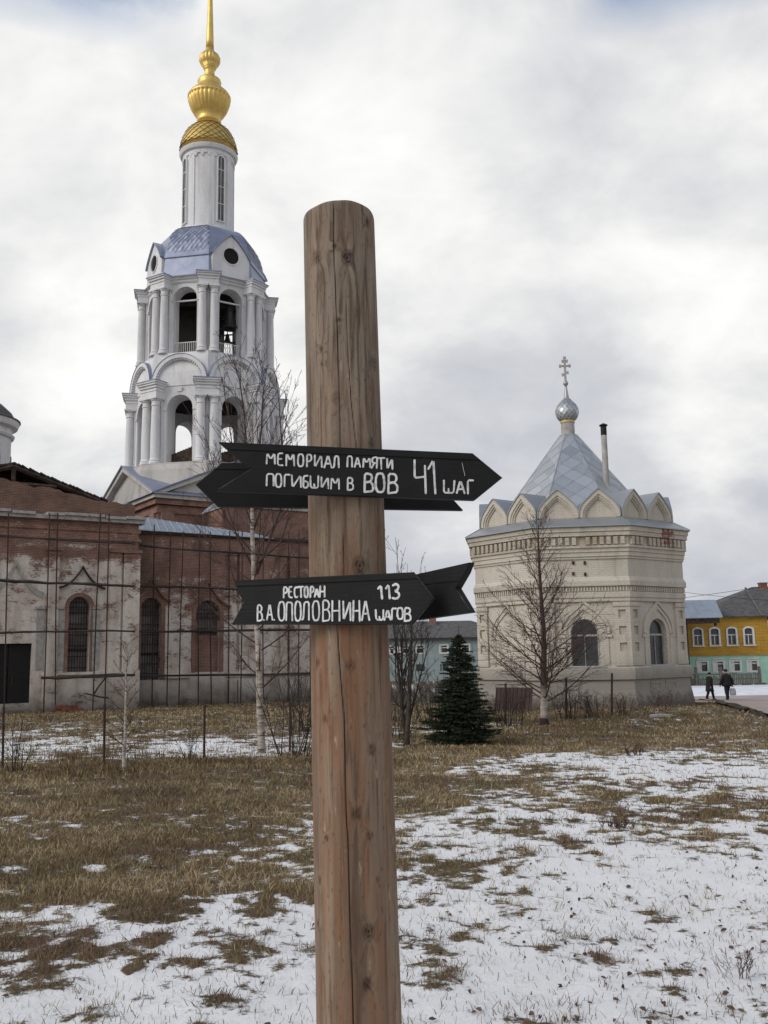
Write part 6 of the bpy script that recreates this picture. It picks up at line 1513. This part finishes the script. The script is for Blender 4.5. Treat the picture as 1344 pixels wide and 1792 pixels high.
for w in range(nw):
    t = (w+.5)/nw; tw = t; zz = H5*(.02+.98*t); prof = (1-t)**.85*(1.0 if t > .25 else .82+.72*t); R0 = W5*prof*1.04+.03
    nb_ = int(18-7*t)
    for k in range(nb_):
        t = min(.985, max(.01, tw+rr.uniform(-.03, .03))); zz = H5*(.02+.98*t); R0 = W5*(1-t)**.78*(1.0 if t > .2 else .86+.7*t)*1.04+.03; az = k*6.283/nb_+w*1.7+rr.uniform(-.25, .25); R1 = R0*rr.uniform(.55, 1.12)*(1+.13*math.sin(az*2+tw*9)); up = .25+.5*t
        d = Vector((math.cos(az), math.sin(az), 0)); p0 = Vector((0, 0, zz)); droop = (-.16+rr.uniform(-.12, .16))*R1*(1-t)
        p1 = p0+d*R1*.5+Vector((0, 0, droop+.03)); p2 = p0+d*R1+Vector((0, 0, droop+R1*.16*up))
        mb.tube([p0, p1, p2], [.008, .006, .003], 3, cap=False, tint=.0)
        for a_, b_ in ((p0+(p1-p0)*.3, p1), (p1, p2)): needles(a_, b_, .055)
        for q in range(int(6+R1*9)):
            u_ = .25+.75*rr.random(); b0 = p0+(p1-p0)*u_*2 if u_ < .5 else p1+(p2-p1)*(u_*2-1); sd = Vector((-d.y, d.x, 0))*rr.choice((-1, 1)); e = b0+(sd*.75+d*.65+Vector((0, 0, rr.uniform(-.12, .15))))*R1*.32*(1.15-u_*.6); needles(b0, e, .05)
mb.build('crown', MAT['needle'], so_, tint=True)

# ---------------------------------------------------------------- bushes and weeds
def bush(px, py, pyt, wpx, n, seed, label, name='bush', m_='twig_grey', r=.008, sub=5):
    g = gnd(px, py); zz_ = gzf(g.x, g.y); H = at(px, pyt, g.y).z-zz_; W = wpx*g.y/FPX; o = empty(name, (g.x, g.y, zz_), 0, label, 'bush'); rr = random.Random(seed); mb = MB()
    S = dict(seg=[max(.02, min(.2, H/5)), max(.015, min(.16, H/8)), .05], wob=[.05, .09, .12], up=[.02, .03, .02], rmin=.0034*max(1, g.y/27) if g.y > 10 else .0011, tip=.3, n=[1, sub, 3], ref=[H, H*.45, .2], t0=[0, .25, .2], ang=[0, 32, 36], len=[1, .45, .5], rr=[1, .55, .6], prof=lambda t: 1.1-.6*t)
    for k in range(n):
        a_ = rr.uniform(0, 6.283); q = rr.uniform(0, .45)*W; lean = rr.uniform(.0, .5)
        grow(mb, Vector((math.cos(a_)*q, math.sin(a_)*q*.6, -.05)), Vector((math.cos(a_)*lean, math.sin(a_)*lean, 1)), H*rr.uniform(.5, 1.05), r*rr.uniform(.7, 1.3), 0, rr, S)
    mb.build('stems', MAT[m_], o); return o
bush(515, 1325, 1150, 60, 16, 1, 'tangled leafless bush at the fence between birch trunk and log post', r=.012)
bush(530, 1280, 1150, 60, 16, 9, 'dark bare thicket behind the fence post nearest the log post', r=.012)
bush(22, 1352, 1248, 40, 7, 2, 'small bare shrub beside the leftmost fence post', r=.012)
bush(330, 1335, 1255, 30, 5, 3, 'low bare shrub at the foot of the middle fence posts')
bush(700, 1295, 1215, 60, 18, 4, 'low brown thicket at the foot of the forked bare tree', r=.01)
bush(660, 1290, 1190, 70, 16, 14, 'bare brush right behind the log post', r=.01)
bush(765, 1262, 1180, 70, 26, 5, 'grey brown bare thicket left behind the spruce', r=.012)
bush(890, 1270, 1205, 70, 22, 6, 'brown thicket between spruce and young birch', r=.012)
bush(1000, 1258, 1196, 60, 22, 7, 'thin brush at the chapel wall right of the young birch', r=.01)
bush(1045, 1255, 1205, 46, 16, 17, 'dry brush under the front window of the chapel', r=.01)
bush(1092, 1252, 1210, 24, 10, 8, 'small dark weed clump against the chapel plinth', r=.012, m_='twig')
bush(1160, 1245, 1200, 30, 10, 10, 'sparse dry stalks at the right corner of the chapel', r=.008, m_='twig')
bush(1112, 1322, 1300, 36, 16, 11, 'dark flat tuft of dead stalks on the snow before the chapel', r=.008, m_='twig')
bush(1290, 1705, 1640, 60, 9, 12, 'dry seed stalks sticking out of the snow at lower right', r=.0016, m_='twig', sub=6)
bush(1080, 1450, 1425, 60, 18, 13, 'dark tuft of dead weeds amid the snow right of the post', r=.004, m_='twig')
# ---------------------------------------------------------------- wire fences
def fence(pts, label, wires=True, rp_=.024):
    P = [gnd(a_, b_) for a_, b_, c_ in pts]; o = empty('wire_fence', (P[0].x, P[0].y, gzf(P[0].x, P[0].y)), 0, label, 'fence'); O = o.location.copy(); tops = []
    for p, (a_, b_, c_) in zip(P, pts):
        t = at(a_+ (b_-c_)*.012, c_, p.y); q = Vector((p.x, p.y, gzf(p.x, p.y)-.2))-O; tt = Vector((t.x, p.y, t.z))-O
        mb = MB(); mb.tube([q, tt], rp_, 8); mb.build('fence_post', MAT['rust'], o); tops.append((q+Vector((0, 0, .2)), tt))
    if wires:
        mb = MB()
        for (q0, t0), (q1, t1) in zip(tops, tops[1:]):
            n = max(2, int((q1-q0).length/.16))
            for f in (.04, .22, .4, .58, .76, .93): a_ = q0+(t0-q0)*f; b_ = q1+(t1-q1)*f; mb.tube([a_, (a_+b_)/2-Vector((0, 0, .03)), b_], .0022, 3, cap=False)
            for i in range(1, n): a_ = q0+(q1-q0)*(i/n); b_ = t0+(t1-t0)*(i/n); mb.tube([a_+(b_-a_)*.03, a_+(b_-a_)*.92], .0022, 3, cap=False)
        mb.build('wire_mesh', MAT['rust'], o)
    return o
fence([(-170, 1352, 1232), (5, 1347, 1236), (182, 1341, 1232), (357, 1331, 1234), (507, 1316, 1228), (640, 1306, 1225)], 'rusty post and wire mesh fence crossing the grass at the left before the church')
fence([(884, 1268, 1196), (990, 1258, 1186), (1070, 1251, 1178)], 'three rusty steel fence posts without mesh before the chapel', wires=False, rp_=.034)
# stone slab and leaning sheet at the chapel
p = gnd(1160, 1254); o = empty('stone_slab', (p.x, p.y, gzf(p.x, p.y)), .2, 'pale flat stone slab on the grass near the chapel corner', 'stone'); mb = MB(); mb.prism([(-.36, 0), (-.3, .06), (-.1, .08), (.2, .07), (.36, .02)], -.22, .22); mb.build('slab', MAT['stone'], o)
p = at(896, 1235, 33.3); o = empty('rusty_sheet', (p.x, 33.3, gzf(p.x, 33.3)), R_(-40), 'dull dark red metal sheet leaning on the left chapel plinth', 'sheet'); mb = MB(); mb.M = Matrix.Rotation(R_(-12), 4, 'X'); mb.box(-.75, .75, 0, .02, 0, .85)
for i in range(9): mb.box(-.72+i*.17, -.70+i*.17, -.02, -.001, .01, .84)
MAT['redsheet'] = plain('dull_red_sheet', (.06, .034, .031), (.036, .023, .021), 3, .7, .2, .1); mb.build('sheet', MAT['redsheet'], o)
# overhead wires
def wire(a_, b_, Y0, Y1, sag, label):
    A, B = at(*a_, Y0), at(*b_, Y1); o = empty('power_line', (A+B)/2, 0, label, 'wire', None); mb = MB(); c_ = (A+B)/2
    mb.tube([A+(B-A)*(i/20)-c_-Vector((0, 0, sag*4*(i/20)*(1-i/20))) for i in range(21)], .014, 4); mb.build('cable', MAT['iron'], o)
wire((1130, 1054), (1344, 1025), 70, 62, .05, 'dark power cable rising to the right over the ochre house')
wire((1130, 1026), (1420, 1053), 76, 70, .25, 'thinner power cable sloping down to the right above the sheet roof')
wire((760, 1060), (1010, 1066), 80, 76, .2, 'thin cable between the sign tail and the left side of the chapel')
